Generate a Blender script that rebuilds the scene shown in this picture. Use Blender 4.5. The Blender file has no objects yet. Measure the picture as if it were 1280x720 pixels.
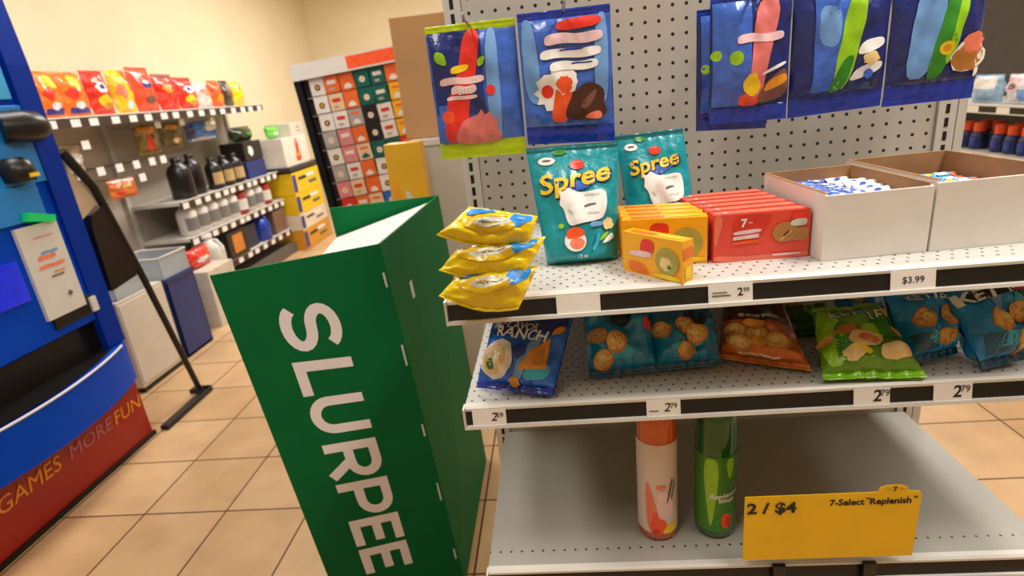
import bpy, bmesh, math, random
from mathutils import Vector, Matrix, noise
from mathutils.geometry import tessellate_polygon
from math import radians, sin, cos, pi
random.seed(7)
sc = bpy.context.scene
COL = sc.collection

# ------------------------------------------------------------------ camera
F = 716.0
CAM = Vector((-.2923, -1.1967, 1.3559))
YAW, PIT, ROL = radians(-5.37), radians(19.1), radians(-6.03)
fw = Vector((sin(YAW)*cos(PIT), cos(YAW)*cos(PIT), -sin(PIT)))
r0 = Vector((cos(YAW), -sin(YAW), 0)); u0 = r0.cross(fw)
rt = cos(ROL)*r0 + sin(ROL)*u0
up = -sin(ROL)*r0 + cos(ROL)*u0
cd = bpy.data.cameras.new('camera'); cam = bpy.data.objects.new('camera', cd); COL.objects.link(cam)
cd.sensor_width = 36; cd.lens = F/1280*36; cd.clip_start = .02
cam.matrix_world = Matrix(((rt.x, up.x, -fw.x, CAM.x), (rt.y, up.y, -fw.y, CAM.y), (rt.z, up.z, -fw.z, CAM.z), (0, 0, 0, 1)))
cd.dof.use_dof = True; cd.dof.focus_distance = .95; cd.dof.aperture_fstop = 4.0
sc.camera = cam

def at(px, py, ax, val):
    d = rt*((px-640)/F) + up*((360-py)/F) + fw
    t = (val-CAM[ax])/d[ax]
    return CAM + d*t

# ------------------------------------------------------------------ materials
def lin(c):
    return tuple((x/255/12.92 if x/255 <= .04045 else ((x/255+.055)/1.055)**2.4) for x in c)
MATS = {}
def mat(name, rgb, rough=.5, metal=0.0, var=.10, scale=14, bump=0.0, emis=0, trans=0, alpha=1, coat=0, spec=.5):
    if name in MATS: return MATS[name]
    m = bpy.data.materials.new(name); m.use_nodes = True
    nt = m.node_tree; b = nt.nodes['Principled BSDF']
    c = lin(rgb)
    tc = nt.nodes.new('ShaderNodeTexCoord'); nz = nt.nodes.new('ShaderNodeTexNoise')
    nz.inputs['Scale'].default_value = scale; nz.inputs['Detail'].default_value = 3
    nt.links.new(tc.outputs['Object'], nz.inputs['Vector'])
    rp = nt.nodes.new('ShaderNodeValToRGB')
    rp.color_ramp.elements[0].position = .3; rp.color_ramp.elements[1].position = .7
    rp.color_ramp.elements[0].color = (*[x*(1-var) for x in c], 1)
    rp.color_ramp.elements[1].color = (*[min(1, x*(1+var)) for x in c], 1)
    nt.links.new(nz.outputs['Fac'], rp.inputs['Fac'])
    nt.links.new(rp.outputs['Color'], b.inputs['Base Color'])
    b.inputs['Roughness'].default_value = rough; b.inputs['Metallic'].default_value = metal; b.inputs['Specular IOR Level'].default_value = spec
    b.inputs['Transmission Weight'].default_value = trans; b.inputs['Alpha'].default_value = alpha
    b.inputs['Coat Weight'].default_value = coat
    if emis:
        nt.links.new(rp.outputs['Color'], b.inputs['Emission Color']); b.inputs['Emission Strength'].default_value = emis
    if bump:
        bp = nt.nodes.new('ShaderNodeBump'); bp.inputs['Strength'].default_value = bump; bp.inputs['Distance'].default_value = .01
        n2 = nt.nodes.new('ShaderNodeTexNoise'); n2.inputs['Scale'].default_value = scale*3
        nt.links.new(tc.outputs['Object'], n2.inputs['Vector'])
        nt.links.new(n2.outputs['Fac'], bp.inputs['Height']); nt.links.new(bp.outputs['Normal'], b.inputs['Normal'])
    MATS[name] = m
    return m
def foil(name, rgb, rough=.27): return mat(name, rgb, rough, 0, .14, 22, .25, coat=.45)
def ink(name, rgb, rough=.38): return mat(name, rgb, rough, 0, .12, 45)
def cardm(name, rgb): return mat(name, rgb, .6, 0, .05, 30)

def perforated(name, rgb, px, py, ax, ay, r, rough=.45, shear=0.0):
    """painted steel with a regular grid of punched dark holes, in object space"""
    m = bpy.data.materials.new(name); m.use_nodes = True
    nt = m.node_tree; b = nt.nodes['Principled BSDF']; N = nt.nodes.new; L = nt.links.new
    tc = N('ShaderNodeTexCoord'); sp = N('ShaderNodeSeparateXYZ'); L(tc.outputs['Object'], sp.inputs[0])
    def math_(op, a, bb=None):
        n = N('ShaderNodeMath'); n.operation = op
        for i, v in enumerate((a, bb)):
            if v is None: continue
            if isinstance(v, (int, float)): n.inputs[i].default_value = v
            else: L(v, n.inputs[i])
        return n.outputs[0]
    def cell(o, pitch, off): return math_('MULTIPLY', math_('SUBTRACT', math_('FRACT', math_('ADD', math_('DIVIDE', o, pitch), off+.5+100)), .5), pitch)
    a = sp.outputs[ax]; c = sp.outputs[ay]
    if shear:
        row = math_('FLOOR', math_('ADD', math_('DIVIDE', c, py), 100.5))
        a = math_('ADD', a, math_('MULTIPLY', math_('MODULO', row, 2.0), px*shear))
    da = cell(a, px, 0); dc = cell(c, py, 0)
    d = math_('SQRT', math_('ADD', math_('MULTIPLY', da, da), math_('MULTIPLY', dc, dc)))
    f = math_('LESS_THAN', d, r)
    nz = N('ShaderNodeTexNoise'); nz.inputs['Scale'].default_value = 9; L(tc.outputs['Object'], nz.inputs['Vector'])
    rp = N('ShaderNodeValToRGB'); cc = lin(rgb)
    rp.color_ramp.elements[0].color = (*[x*.93 for x in cc], 1); rp.color_ramp.elements[1].color = (*[min(1, x*1.05) for x in cc], 1)
    L(nz.outputs['Fac'], rp.inputs['Fac'])
    mx = N('ShaderNodeMix'); mx.data_type = 'RGBA'; L(f, mx.inputs['Factor']); L(rp.outputs['Color'], mx.inputs['A'])
    mx.inputs['B'].default_value = (.012, .011, .010, 1)
    L(mx.outputs['Result'], b.inputs['Base Color']); b.inputs['Roughness'].default_value = rough
    return m

# ------------------------------------------------------------------ mesh helpers
class MB:
    def __init__(s): s.v = []; s.f = []; s.m = []; s.mats = []; s.sm = []
    def mi(s, m):
        if m not in s.mats: s.mats.append(m)
        return s.mats.index(m)
    def add(s, vs, fs, m, smooth=False):
        o = len(s.v); s.v += [tuple(v) for v in vs]; k = s.mi(m)
        for f in fs: s.f.append([i+o for i in f]); s.m.append(k); s.sm.append(smooth)
    def box(s, c, d, m, rz=0, M=None):
        c = Vector(c); vs = []
        for x in (-.5, .5):
            for y in (-.5, .5):
                for z in (-.5, .5):
                    p = Vector((x*d[0], y*d[1], z*d[2])); p.rotate(Matrix.Rotation(rz, 3, 'Z')) if rz else None
                    p = c+p; vs.append(M @ p if M else p)
        s.add(vs, [(0, 1, 3, 2), (4, 6, 7, 5), (0, 4, 5, 1), (2, 3, 7, 6), (0, 2, 6, 4), (1, 5, 7, 3)], m)
    def b6(s, x0, x1, y0, y1, z0, z1, m): s.box(((x0+x1)/2, (y0+y1)/2, (z0+z1)/2), (x1-x0, y1-y0, z1-z0), m)
    def slab(s, q, n, t, m):
        """quad with thickness t along -n"""
        q = [Vector(p) for p in q]; n = Vector(n)*t
        vs = q+[p-n for p in q]
        s.add(vs, [(0, 1, 2, 3), (7, 6, 5, 4), (0, 4, 5, 1), (1, 5, 6, 2), (2, 6, 7, 3), (3, 7, 4, 0)], m)
    def prism(s, poly, axis, a, b, m, smooth=False):
        n = len(poly); vs = []
        for t in (a, b):
            for p in poly:
                vs.append((t, p[0], p[1]) if axis == 0 else (p[0], t, p[1]) if axis == 1 else (p[0], p[1], t))
        s.add(vs, [tuple(range(n-1, -1, -1)), tuple(range(n, 2*n))], m)
        s.add(vs, [(i, (i+1) % n, n+(i+1) % n, n+i) for i in range(n)], m, smooth)
    def tube(s, pts, r, m, seg=10):
        pts = [Vector(p) for p in pts]; rings = []; vs = []
        for i, p in enumerate(pts):
            d = (pts[min(i+1, len(pts)-1)]-pts[max(i-1, 0)]).normalized()
            a = d.orthogonal().normalized() if i == 0 else (a - d*a.dot(d)).normalized()
            b = d.cross(a); rr = r[i] if isinstance(r, (list, tuple)) else r
            vs += [p+(a*cos(2*pi*k/seg)+b*sin(2*pi*k/seg))*rr for k in range(seg)]
        fs = []
        for i in range(len(pts)-1):
            for k in range(seg): fs.append((i*seg+k, i*seg+(k+1) % seg, (i+1)*seg+(k+1) % seg, (i+1)*seg+k))
        s.add(vs, fs, m, True)
        n = len(pts)-1
        s.add(vs[:seg], [tuple(range(seg-1, -1, -1))], m); s.add(vs[n*seg:], [tuple(range(seg))], m)
    def lathe(s, prof, c, m, seg=24, sq=None, cap=True):
        c = Vector(c); vs = []; n = len(prof)
        for r, z in prof:
            for k in range(seg):
                t = 2*pi*k/seg; x, y = cos(t), sin(t)
                if sq:
                    e = sq; x = math.copysign(abs(x)**e[0], x); y = math.copysign(abs(y)**e[0], y)*e[1]
                vs.append(c+Vector((r*x, r*y, z)))
        fs = [(i*seg+k, i*seg+(k+1) % seg, (i+1)*seg+(k+1) % seg, (i+1)*seg+k) for i in range(n-1) for k in range(seg)]
        s.add(vs, fs, m, True)
        if cap:
            s.add(vs[:seg], [tuple(range(seg-1, -1, -1))], m); s.add(vs[-seg:], [tuple(range(seg))], m)
    def build(s, name, parent=None, bevel=0):
        me = bpy.data.meshes.new(name); me.from_pydata(s.v, [], s.f)
        for m in s.mats: me.materials.append(m)
        me.polygons.foreach_set('material_index', s.m); me.polygons.foreach_set('use_smooth', s.sm); me.update()
        o = bpy.data.objects.new(name, me); COL.objects.link(o)
        if bevel:
            bm = o.modifiers.new('edge', 'BEVEL'); bm.width = bevel; bm.segments = 2; bm.limit_method = 'ANGLE'
        if parent: attach(o, parent)
        return o
def attach(o, parent):
    o.parent = parent
    root = parent
    # all meshes are written in the frame of their thing's root
    return o
def tag(o, label=None, cat=None, group=None, kind=None):
    if label: o['label'] = label
    if cat: o['category'] = cat
    if group: o['group'] = group
    if kind: o['kind'] = kind
    return o
def thing(name, label, cat, loc=(0, 0, 0), group=None, rz=0):
    o = bpy.data.objects.new(name, None); COL.objects.link(o); o.location = loc; o.rotation_euler = (0, 0, rz)
    o.empty_display_size = .05
    return tag(o, label, cat, group)
def copy_tree(o, parent=None):
    c = o.copy(); COL.objects.link(c)
    if parent: c.parent = parent
    for ch in list(o.children): copy_tree(ch, c)
    return c
def place(o, loc, rz=0, label=None, group=None, sc_=None):
    o.location = loc; o.rotation_euler = (0, 0, rz)
    if sc_: o.scale = sc_
    if label: o['label'] = label
    if group: o['group'] = group
    return o

# ------------------------------------------------------------------ printed shapes on curved surfaces
def circ(x, y, r, ar=1.0, n=20, ry=None):
    ry = ry or r
    return [(x+r*cos(2*pi*k/n), y+ry*ar*sin(2*pi*k/n)) for k in range(n)]
def blob(x, y, r, ar=1.0, n=22, j=.18, seed=1, ry=None):
    q = random.Random(seed); ry = ry or r
    return [(x+r*(1+q.uniform(-j, j))*cos(2*pi*k/n), y+ry*ar*(1+q.uniform(-j, j))*sin(2*pi*k/n)) for k in range(n)]
def star(x, y, r, ar=1.0, n=9, k_=.6):
    return [(x+(r if k % 2 == 0 else r*k_)*cos(pi*k/n), y+(r if k % 2 == 0 else r*k_)*ar*sin(pi*k/n)) for k in range(2*n)]
def rect(x0, y0, x1, y1): return [(x0, y0), (x1, y0), (x1, y1), (x0, y1)]
_tc = {}
def glyphs(text, bold=.0):
    key = (text, bold)
    if key in _tc: return _tc[key]
    cu = bpy.data.curves.new('lettering', 'FONT'); cu.body = text; cu.size = 1; cu.align_x = 'CENTER'; cu.align_y = 'CENTER'; cu.offset = bold
    cu.resolution_u = 3
    o = bpy.data.objects.new('lettering', cu); COL.objects.link(o)
    dg = bpy.context.evaluated_depsgraph_get(); me = bpy.data.meshes.new_from_object(o.evaluated_get(dg))
    vs = [(v.co.x, v.co.y) for v in me.vertices]; fs = [list(p.vertices) for p in me.polygons]
    bpy.data.objects.remove(o); bpy.data.curves.remove(cu); bpy.data.meshes.remove(me)
    _tc[key] = (vs, fs); return vs, fs
class Txt:
    def __init__(s, text, x, y, h, ang=0, bold=.02, shear=0, wide=1.0, fit=None): s.__dict__.update(text=text, x=x, y=y, h=h, ang=ang, bold=bold, shear=shear, wide=wide, fit=fit)
class Sharp(list): pass
class Multi(list): pass
def smooth_outline(p):
    if isinstance(p, Sharp) or len(p) > 16 or (len(p) == 4 and len({round(q[0], 5) for q in p}) == 2): return p
    for _ in range(2):
        o = []
        for i in range(len(p)):
            a, c = p[i], p[(i+1) % len(p)]
            o += [(a[0]*.78+c[0]*.22, a[1]*.78+c[1]*.22), (a[0]*.22+c[0]*.78, a[1]*.22+c[1]*.78)]
        p = o
    return p
def stroke(pts, w):
    """outline of a thick open line"""
    L, Rr = [], []
    n = len(pts); P_ = [Vector(p) for p in pts]
    for i in range(n):
        d0 = (P_[i]-P_[i-1]).normalized() if i else (P_[1]-P_[0]).normalized()
        d1 = (P_[i+1]-P_[i]).normalized() if i < n-1 else d0
        m = (Vector((-d0.y, d0.x))+Vector((-d1.y, d1.x))).normalized()
        k = w/2/max(.5, m.dot(Vector((-d1.y, d1.x))))
        L.append(tuple(P_[i]+m*k)); Rr.append(tuple(P_[i]-m*k))
    return L+Rr[::-1]
def add_print(mb, S, W, H, decals, seglen=.012, base=.0007):
    """decals: (material, outline in 0..1 or Txt); S(u,v,offset) -> point. Sizes of Txt in metres."""
    for k, (m, sh) in enumerate(decals):
        bm = bmesh.new()
        if isinstance(sh, Txt):
            vs, fs = glyphs(sh.text, sh.bold); ca, sa = cos(sh.ang), sin(sh.ang); q = []
            if sh.fit: sh.wide = sh.fit/((max(p[0] for p in vs)-min(p[0] for p in vs))*sh.h*1.38)
            for x, y in vs:
                x = (x*sh.wide + sh.shear*y)*sh.h*1.38; y = y*sh.h*1.38
                q.append(bm.verts.new((sh.x*W + x*ca-y*sa, sh.y*H + x*sa+y*ca, 0)))
            for f in fs:
                try: bm.faces.new([q[i] for i in f])
                except ValueError: pass
        else:
            for one in (sh if isinstance(sh, Multi) else [sh]):
                bm.faces.new([bm.verts.new((x*W, y*H, 0)) for x, y in smooth_outline(one)])
        bmesh.ops.triangulate(bm, faces=bm.faces[:])
        if seglen:
            for _ in range(4):
                es = [e for e in bm.edges if e.calc_length() > seglen]
                if not es: break
                bmesh.ops.subdivide_edges(bm, edges=es, cuts=1); bmesh.ops.triangulate(bm, faces=bm.faces[:])
        bm.verts.ensure_lookup_table(); bm.verts.index_update()
        pts = [S(v.co.x/W, v.co.y/H, base+.00013*k) for v in bm.verts]
        fs = []
        for f in bm.faces:
            idx = [v.index for v in f.verts]
            if f.normal.z < 0: idx.reverse()
            fs.append(idx)
        mb.add(pts, fs, m, True); bm.free()

def panel_print(mb, q, decals, base=.0006, seglen=0):
    """flat quad BL,BR,TR,TL"""
    q = [Vector(p) for p in q]; n = (q[1]-q[0]).cross(q[3]-q[0]).normalized()
    W = ((q[1]-q[0]).length+(q[2]-q[3]).length)/2; H = ((q[3]-q[0]).length+(q[2]-q[1]).length)/2
    S = lambda u, v, o: (q[0]*(1-u)+q[1]*u)*(1-v)+(q[3]*(1-u)+q[2]*u)*v + n*o
    add_print(mb, S, W, H, decals, seglen, base)

def bag(name, label, cat, corners, T, m, decals=(), group=None, kind='pillow', seal=None, seals=(.07, .06), wr=.004, seed=0, pinch=.06, sag=0.0, crimp=.0015):
    BL, BR, TR, TL = [Vector(p) for p in corners]
    n = (BR-BL).cross(TL-BL).normalized()
    org = (BL+BR)/2
    W = ((BR-BL).length+(TR-TL).length)/2; H = ((TL-BL).length+(TR-BR).length)/2
    s0, s1 = seals
    def thick(u, v):
        e = max(0, 1-abs(2*u-1)**2.4)**.55
        t = (v-s0)/(1-s0-s1)
        if t <= 0 or t >= 1: return 0.0
        if kind == 'pouch': p = (1-t)**.75*min(1, (t/.06))**.5+.12*sin(pi*t)
        elif kind == 'settled': p = (sin(pi*t**.72))**.6*(1-.25*t)
        else: p = (sin(pi*t))**.55
        return T*e*p
    def S(u, v, off=0, side=1):
        th = thick(u, v)
        k = 1-pinch*th/max(T, 1e-6)
        uu = .5+(u-.5)*k
        P = (BL*(1-uu)+BR*uu)*(1-v)+(TL*(1-uu)+TR*uu)*v
        w = noise.noise(Vector((u*3.1+seed*7.3, v*3.7, seed*1.7+side)))*wr*1.6 + noise.noise(Vector((u*8+seed*3, v*6.5, seed+side*3)))*wr*.7
        amp = min(1, th/(T*.35+1e-6))
        ed = (u*(1-u)*4)
        # gathers running in from the seals
        g = sin(u*38+seed)*wr*.28*(math.exp(-abs(v-s0)*14)+math.exp(-abs(v-1+s1)*14))
        cr = sin(v*H/.0022*2)*crimp*.4 if (v < s0 or v > 1-s1) else 0
        bend = sag*(sin(pi*u)-.5)*(1-v)**2
        return P + n*(side*(th*.5+max(off, .0004)) + w*amp*side*.9 + g*ed + cr + w*.35*(1-amp)) + Vector((0, 0, -1))*bend*.5
    root = thing(name, label, cat, org, group)
    nu, nv = 40, 52
    def grid(mb, v0, v1, mtl, rows, back=True):
        for side in ((1, -1) if back else (1,)):
            vs = [S(i/nu, v0+(v1-v0)*j/rows, 0, side)-org for j in range(rows+1) for i in range(nu+1)]
            fs = []
            for j in range(rows):
                for i in range(nu):
                    a = j*(nu+1)+i; f = (a, a+1, a+nu+2, a+nu+1)
                    fs.append(f if side == 1 else f[::-1])
            mb.add(vs, fs, mtl, True)
    b = MB(); grid(b, s0, 1-s1, m, nv)
    if decals: add_print(b, lambda u, v, o: S(u, v, o)-org, W, H, decals, .008, .0022)
    b.build('bag_body', root)
    sm = seal or m
    if s0 > .005:
        b = MB(); grid(b, 0, s0, sm, 6); b.build('bottom_seal', root)
    if s1 > .005:
        b = MB(); grid(b, 1-s1, 1, sm if kind != 'lime' else m, 6); b.build('top_seal', root)
    return root

# ------------------------------------------------------------------ colours
WHT = mat('painted_shelf_white', (206, 202, 194), .42, 0, .04)
WHT2 = mat('bright_trim', (216, 213, 206), .35, .0, .04)
UPR = mat('upright_paint', (196, 192, 184), .45, 0, .04)
BLK = mat('black_plastic', (16, 15, 15), .35, 0, .2)
DARK = mat('slot_dark', (9, 9, 9), .8)
TAGW = mat('tag_paper', (236, 233, 228), .5, 0, .03)
INKB = mat('ink_black', (28, 27, 28), .6)
GREYINK = mat('ink_grey', (95, 92, 92), .6)
BROWN = mat('kraft_board', (168, 124, 84), .8, 0, .08, 25)
CARTON = mat('white_carton', (226, 220, 214), .6, 0, .03, 20)
WHITE = ink('print_white', (240, 238, 236)); PINKW = ink('print_pinkwhite', (236, 200, 205))
NAVY = foil('foil_navy', (24, 42, 112)); ROYAL = foil('foil_royal', (20, 52, 160)); BLUEB = foil('foil_blue', (60, 104, 200)); SKY = ink('print_sky', (112, 160, 220)); CYAN = ink('print_cyan', (58, 178, 214))
LIME = foil('foil_lime', (176, 200, 14)); LIMEP = ink('print_lime', (150, 205, 30)); GREENP = ink('print_green', (52, 140, 40))
ORANGEP = ink('print_orange', (240, 88, 40)); REDP = ink('print_red', (226, 50, 38)); CORAL = ink('print_coral', (226, 120, 118)); SALMON = ink('print_salmon', (240, 130, 100))
CHOC = ink('print_chocolate', (74, 40, 30)); CHOC2 = ink('print_chocolate_light', (122, 82, 66)); YEL = ink('print_yellow', (244, 206, 32)); GOLD = ink('print_gold', (226, 150, 40))
TEAL = foil('foil_teal', (0, 146, 160), .34); TEALD = foil('foil_teal_dark', (2, 112, 122)); TEALB = foil('foil_tealblue', (8, 134, 182)); TEALBD = foil('foil_tealblue_dark', (6, 84, 120)); KETB = foil('foil_kettle_blue', (20, 140, 214))
CHIP = ink('print_chip', (226, 178, 98)); CHIPD = ink('print_chip_brown', (192, 128, 58)); CHIPL = ink('print_chip_pale', (240, 208, 140))
YBAG = foil('foil_yellow', (236, 206, 8)); YBAGD = foil('foil_yellow_dark', (206, 168, 4)); BRIGHTB = ink('print_bright_blue', (24, 140, 226)); SILV = ink('print_silver', (198, 200, 190))

# ------------------------------------------------------------------ the room
def floor_mat():
    m = bpy.data.materials.new('beige_floor_tile'); m.use_nodes = True; nt = m.node_tree; N = nt.nodes.new; L = nt.links.new; b = nt.nodes['Principled BSDF']
    tc = N('ShaderNodeTexCoord'); mp = N('ShaderNodeMapping'); L(tc.outputs['Object'], mp.inputs['Vector'])
    PX, PY = .321, .325
    mp.inputs['Location'].default_value = (1.583/PX, -.775/PY, 0); mp.inputs['Scale'].default_value = (1/PX, 1/PY, 1)
    br = N('ShaderNodeTexBrick'); L(mp.outputs['Vector'], br.inputs['Vector'])
    br.offset = 0; br.squash = 1
    for k, v in (('Scale', 1), ('Mortar Size', .011), ('Brick Width', 1), ('Row Height', 1), ('Mortar Smooth', .1), ('Bias', 0)): br.inputs[k].default_value = v
    br.inputs['Color1'].default_value = (*lin((208, 174, 134)), 1); br.inputs['Color2'].default_value = (*lin((198, 162, 120)), 1)
    br.inputs['Mortar'].default_value = (*lin((84, 52, 28)), 1)
    nz = N('ShaderNodeTexNoise'); nz.inputs['Scale'].default_value = 5; nz.inputs['Detail'].default_value = 6; L(tc.outputs['Object'], nz.inputs['Vector'])
    rp = N('ShaderNodeValToRGB'); rp.color_ramp.elements[0].position = .3; rp.color_ramp.elements[0].color = (.80, .74, .66, 1); rp.color_ramp.elements[1].position = .7; rp.color_ramp.elements[1].color = (1.1, 1.08, 1.04, 1)
    L(nz.outputs['Fac'], rp.inputs['Fac'])
    mx = N('ShaderNodeMix'); mx.data_type = 'RGBA'; mx.blend_type = 'MULTIPLY'; mx.inputs['Factor'].default_value = .8
    L(br.outputs['Color'], mx.inputs['A']); L(rp.outputs['Color'], mx.inputs['B']); L(mx.outputs['Result'], b.inputs['Base Color'])
    b.inputs['Roughness'].default_value = .38
    bp = N('ShaderNodeBump'); bp.inputs['Strength'].default_value = .2; bp.inputs['Distance'].default_value = .004; bp.invert = True
    L(br.outputs['Fac'], bp.inputs['Height']); L(bp.outputs['Normal'], b.inputs['Normal'])
    return m
def struct(name, x0, x1, y0, y1, z0, z1, m):
    b = MB(); b.b6(x0, x1, y0, y1, z0, z1, m); return tag(b.build(name), kind='structure')
WALLM = mat('cream_wall_paint', (234, 222, 190), .7, 0, .04, 3)
RX0, RX1, RY0, RY1, RZ = -3.5, 6.5, -4.5, 7.2, 3.05
struct('floor', RX0-.1, RX1+.1, RY0-.1, RY1+.1, -.05, 0, floor_mat())
struct('wall_left', RX0-.1, RX0, RY0, RY1, 0, RZ, WALLM)
struct('wall_back', RX0, RX1, RY1, RY1+.1, 0, RZ, WALLM)
struct('wall_right', RX1, RX1+.1, RY0, RY1, 0, RZ, WALLM)
struct('wall_front', RX0, RX1, RY0-.1, RY0, 0, RZ, WALLM)
struct('ceiling', RX0-.1, RX1+.1, RY0-.1, RY1+.1, RZ, RZ+.1, mat('ceiling_white', (225, 222, 214), .8))
struct('baseboard_back', RX0, RX1, RY1-.015, RY1, 0, .1, mat('dark_baseboard', (60, 45, 36), .6))

# ------------------------------------------------------------------ the endcap shelf unit
P = .0254
PEG = perforated('pegboard_steel', (184, 178, 168), P, P, 0, 2, .0033)
g = thing('gondola_shelf_unit', 'off-white steel endcap shelving frame with pegboard back and slotted uprights', 'shelving unit', (0, 0, 0))
b = MB(); b.b6(-.445, .445, 0, .02, .10, 1.34+17*P, PEG); o = b.build('pegboard_panel', g)
for sx in (-1, 1):
    b = MB(); x = sx*.4625
    b.b6(x-.0165, x+.0165, -.006, .045, .02, 1.80, UPR)
    if sx > 0: b.b6(x+.020, x+.036, -.004, .045, .02, 1.80, UPR)
    for k in range(66):
        z = .12+k*P
        b.b6(x-.0035, x+.0035, -.0068, -.0055, z-.0085, z+.0085, DARK)
    b.build('slotted_upright', g)
b = MB(); b.b6(-.445, .445, -.02, .06, 1.772, 1.80, UPR); b.build('top_rail', g)
b = MB(); b.b6(-.457, .457, -.44, .04, .0, .10, mat('kick_plate', (120, 116, 110), .5)); b.b6(-.457, .457, -.45, -.015, .10, .13, WHT); b.build('base_deck', g)

DECK = perforated('perforated_deck', (198, 196, 190), .0127*1.5, .0127*1.2, 0, 1, .0021, .4, shear=.5)
def shelf(label, z, front, tags, deckm):
    s = thing('metal_shelf', label, 'shelf', (0, 0, z), 'shelves of the endcap unit')
    b = MB(); b.b6(-.457, .457, front, -.012, -.018, 0, deckm); b.build('deck', s)
    # price channel: lip, black recess, lower lip (leans out slightly at the foot)
    fy = front
    b = MB()
    b.prism([(fy+.008, .001), (fy-.002, .002), (fy-.006, -.001), (fy-.006, -.005), (fy+.008, -.005)], 0, -.457, .457, WHT2)
    b.prism([(fy, -.005), (fy-.004, -.005), (fy-.008, -.029), (fy, -.029)], 0, -.457, .457, BLK)
    b.prism([(fy+.004, -.029), (fy-.013, -.028), (fy-.014, -.033), (fy+.004, -.034)], 0, -.457, .457, WHT2)
    for sx in (-1, 1):
        b.box((sx*.4575, fy-.004, -.016), (.003, .018, .036), WHT2)
    chn = b.build('price_channel', s)
    for sx in (-1, 1):
        b = MB(); x = sx*.4535
        b.prism([(-.010, -.016), (front+.03, -.020), (front+.03, -.030), (-.05, -.075), (-.010, -.085)], 0, x-.0015, x+.0015, UPR)
        b.build('bracket', s)
    for (x, w, txt, lab) in tags:
        b = MB()
        q = [Vector((x-w/2, fy-.0105, -.0285)), Vector((x+w/2, fy-.0105, -.0285)), Vector((x+w/2, fy-.0065, -.003)), Vector((x-w/2, fy-.0065, -.003))]
        b.slab(q, (0, -1, 0), .0012, TAGW)
        if txt:
            panel_print(b, q, [(INKB if i == 0 else GREYINK, t) for i, t in enumerate(txt)], .0004)
        t = b.build('price_tag', chn); t['label'] = lab
    return s
def px2x(px, py, y): return at(px, py, 1, y).x
ZU, ZM, ZL = 1.084, .90, .577
YU, YM, YL = -.448, -.428, -.43
shelf('upper steel shelf carrying the candy pouches, biscuit boxes and white cartons', ZU, YU, [
    (px2x(722, 370, YU), .060, None, 'blank white price tag'),
    (px2x(911, 355, YU), .058, [Txt('2', .72, .52, .011, 0, .02), Txt('99', .86, .62, .006), rect(.08, .35, .5, .42), rect(.08, .52, .42, .58)], 'white price tag with small grey print'),
    (px2x(1138, 338, YU), .056, [Txt('$3.99', .5, .5, .009, 0, .01)], 'white price tag reading $3.99')], DECK)
shelf('middle steel shelf carrying the bags of chips', ZM, YM, [
    (px2x(612, 516, YM), .052, [Txt('2', .66, .5, .014, 0, .01, .2), Txt('59', .82, .6, .008)], 'price tag at the far end under the ranch chips'),
    (px2x(828, 505, YM), .050, [Txt('2', .62, .5, .014, 0, .01, .2), Txt('79', .80, .6, .008), rect(.08, .3, .35, .36)], 'price tag under the teal chip bags'),
    (px2x(1086, 491, YM), .050, [Txt('2', .66, .5, .018, 0, .02, .1), Txt('79', .86, .66, .010)], 'price tag under the green bag'),
    (px2x(1187, 482, YM), .052, [Txt('2', .62, .5, .018, 0, .02, .1), Txt('79', .82, .66, .010)], 'price tag under the blue kettle bag')], DECK)
DECK_SHADED = perforated('perforated_deck_sparse_shaded', (166, 163, 155), .0127*1.5, .39, 0, 1, .0022, .4)  # greyer than the other decks: shade under the middle shelf put into the colour
shelf('bottom steel shelf with two drink bottles on it', ZL, YL, [], DECK_SHADED)

# yellow shelf sign
yb = thing('shelf_sign', 'yellow price sign with black print clipped to the bottom shelf', 'sign', (0, 0, 0))
SY = mat('sign_yellow', (238, 190, 6), .5, 0, .04)
bl = at(930, 627, 1, YL-.012); br_ = at(1152, 606, 1, YL-.012)
zt = (bl.z+br_.z)/2+.002
x0, x1 = bl.x, br_.x; zb = zt-.125
yy = YL-.016
b = MB(); q = [Vector((x0, yy, zb)), Vector((x1, yy, zb)), Vector((x1, yy, zt)), Vector((x0, yy, zt))]
out = [(x0, zb), (x1, zb), (x1, zt-.006), (x1-.004, zt-.001), (x1-.012, zt)]
cx = x1-.042
for k in range(9): 
    t = k/8; out.append((cx+.022*cos(pi*t), zt+.012*sin(pi*t)**.6))
out += [(x0, zt)]
b.prism(out, 1, yy, yy+.0015, SY)
W_, H_ = x1-x0, zt-zb
panel_print(b, q, [(INKB, Txt('7-Select', .585, .865, .0115, 0, .03)), (INKB, Txt('Replenish', .83, .865, .0115, 0, .03)), (INKB, Txt('™', .70, .90, .006)), (INKB, Txt('™', .965, .90, .006)),
    (INKB, Txt('7', .845, 1.035, .009, 0, .02)), (INKB, rect(.79, 1.035, .825, 1.04)), (INKB, rect(.865, 1.035, .90, 1.04)), (INKB, Txt('2 / $4', .155, .82, .020, 0, .03, fit=.075))])
b.build('printed_card', yb)
for xx in (x0+.05, x1-.07):
    b = MB(); b.b6(xx, xx+.02, yy, YL-.008, ZL-.03, ZL+.004, BLK); b.build('clip', yb)

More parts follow.
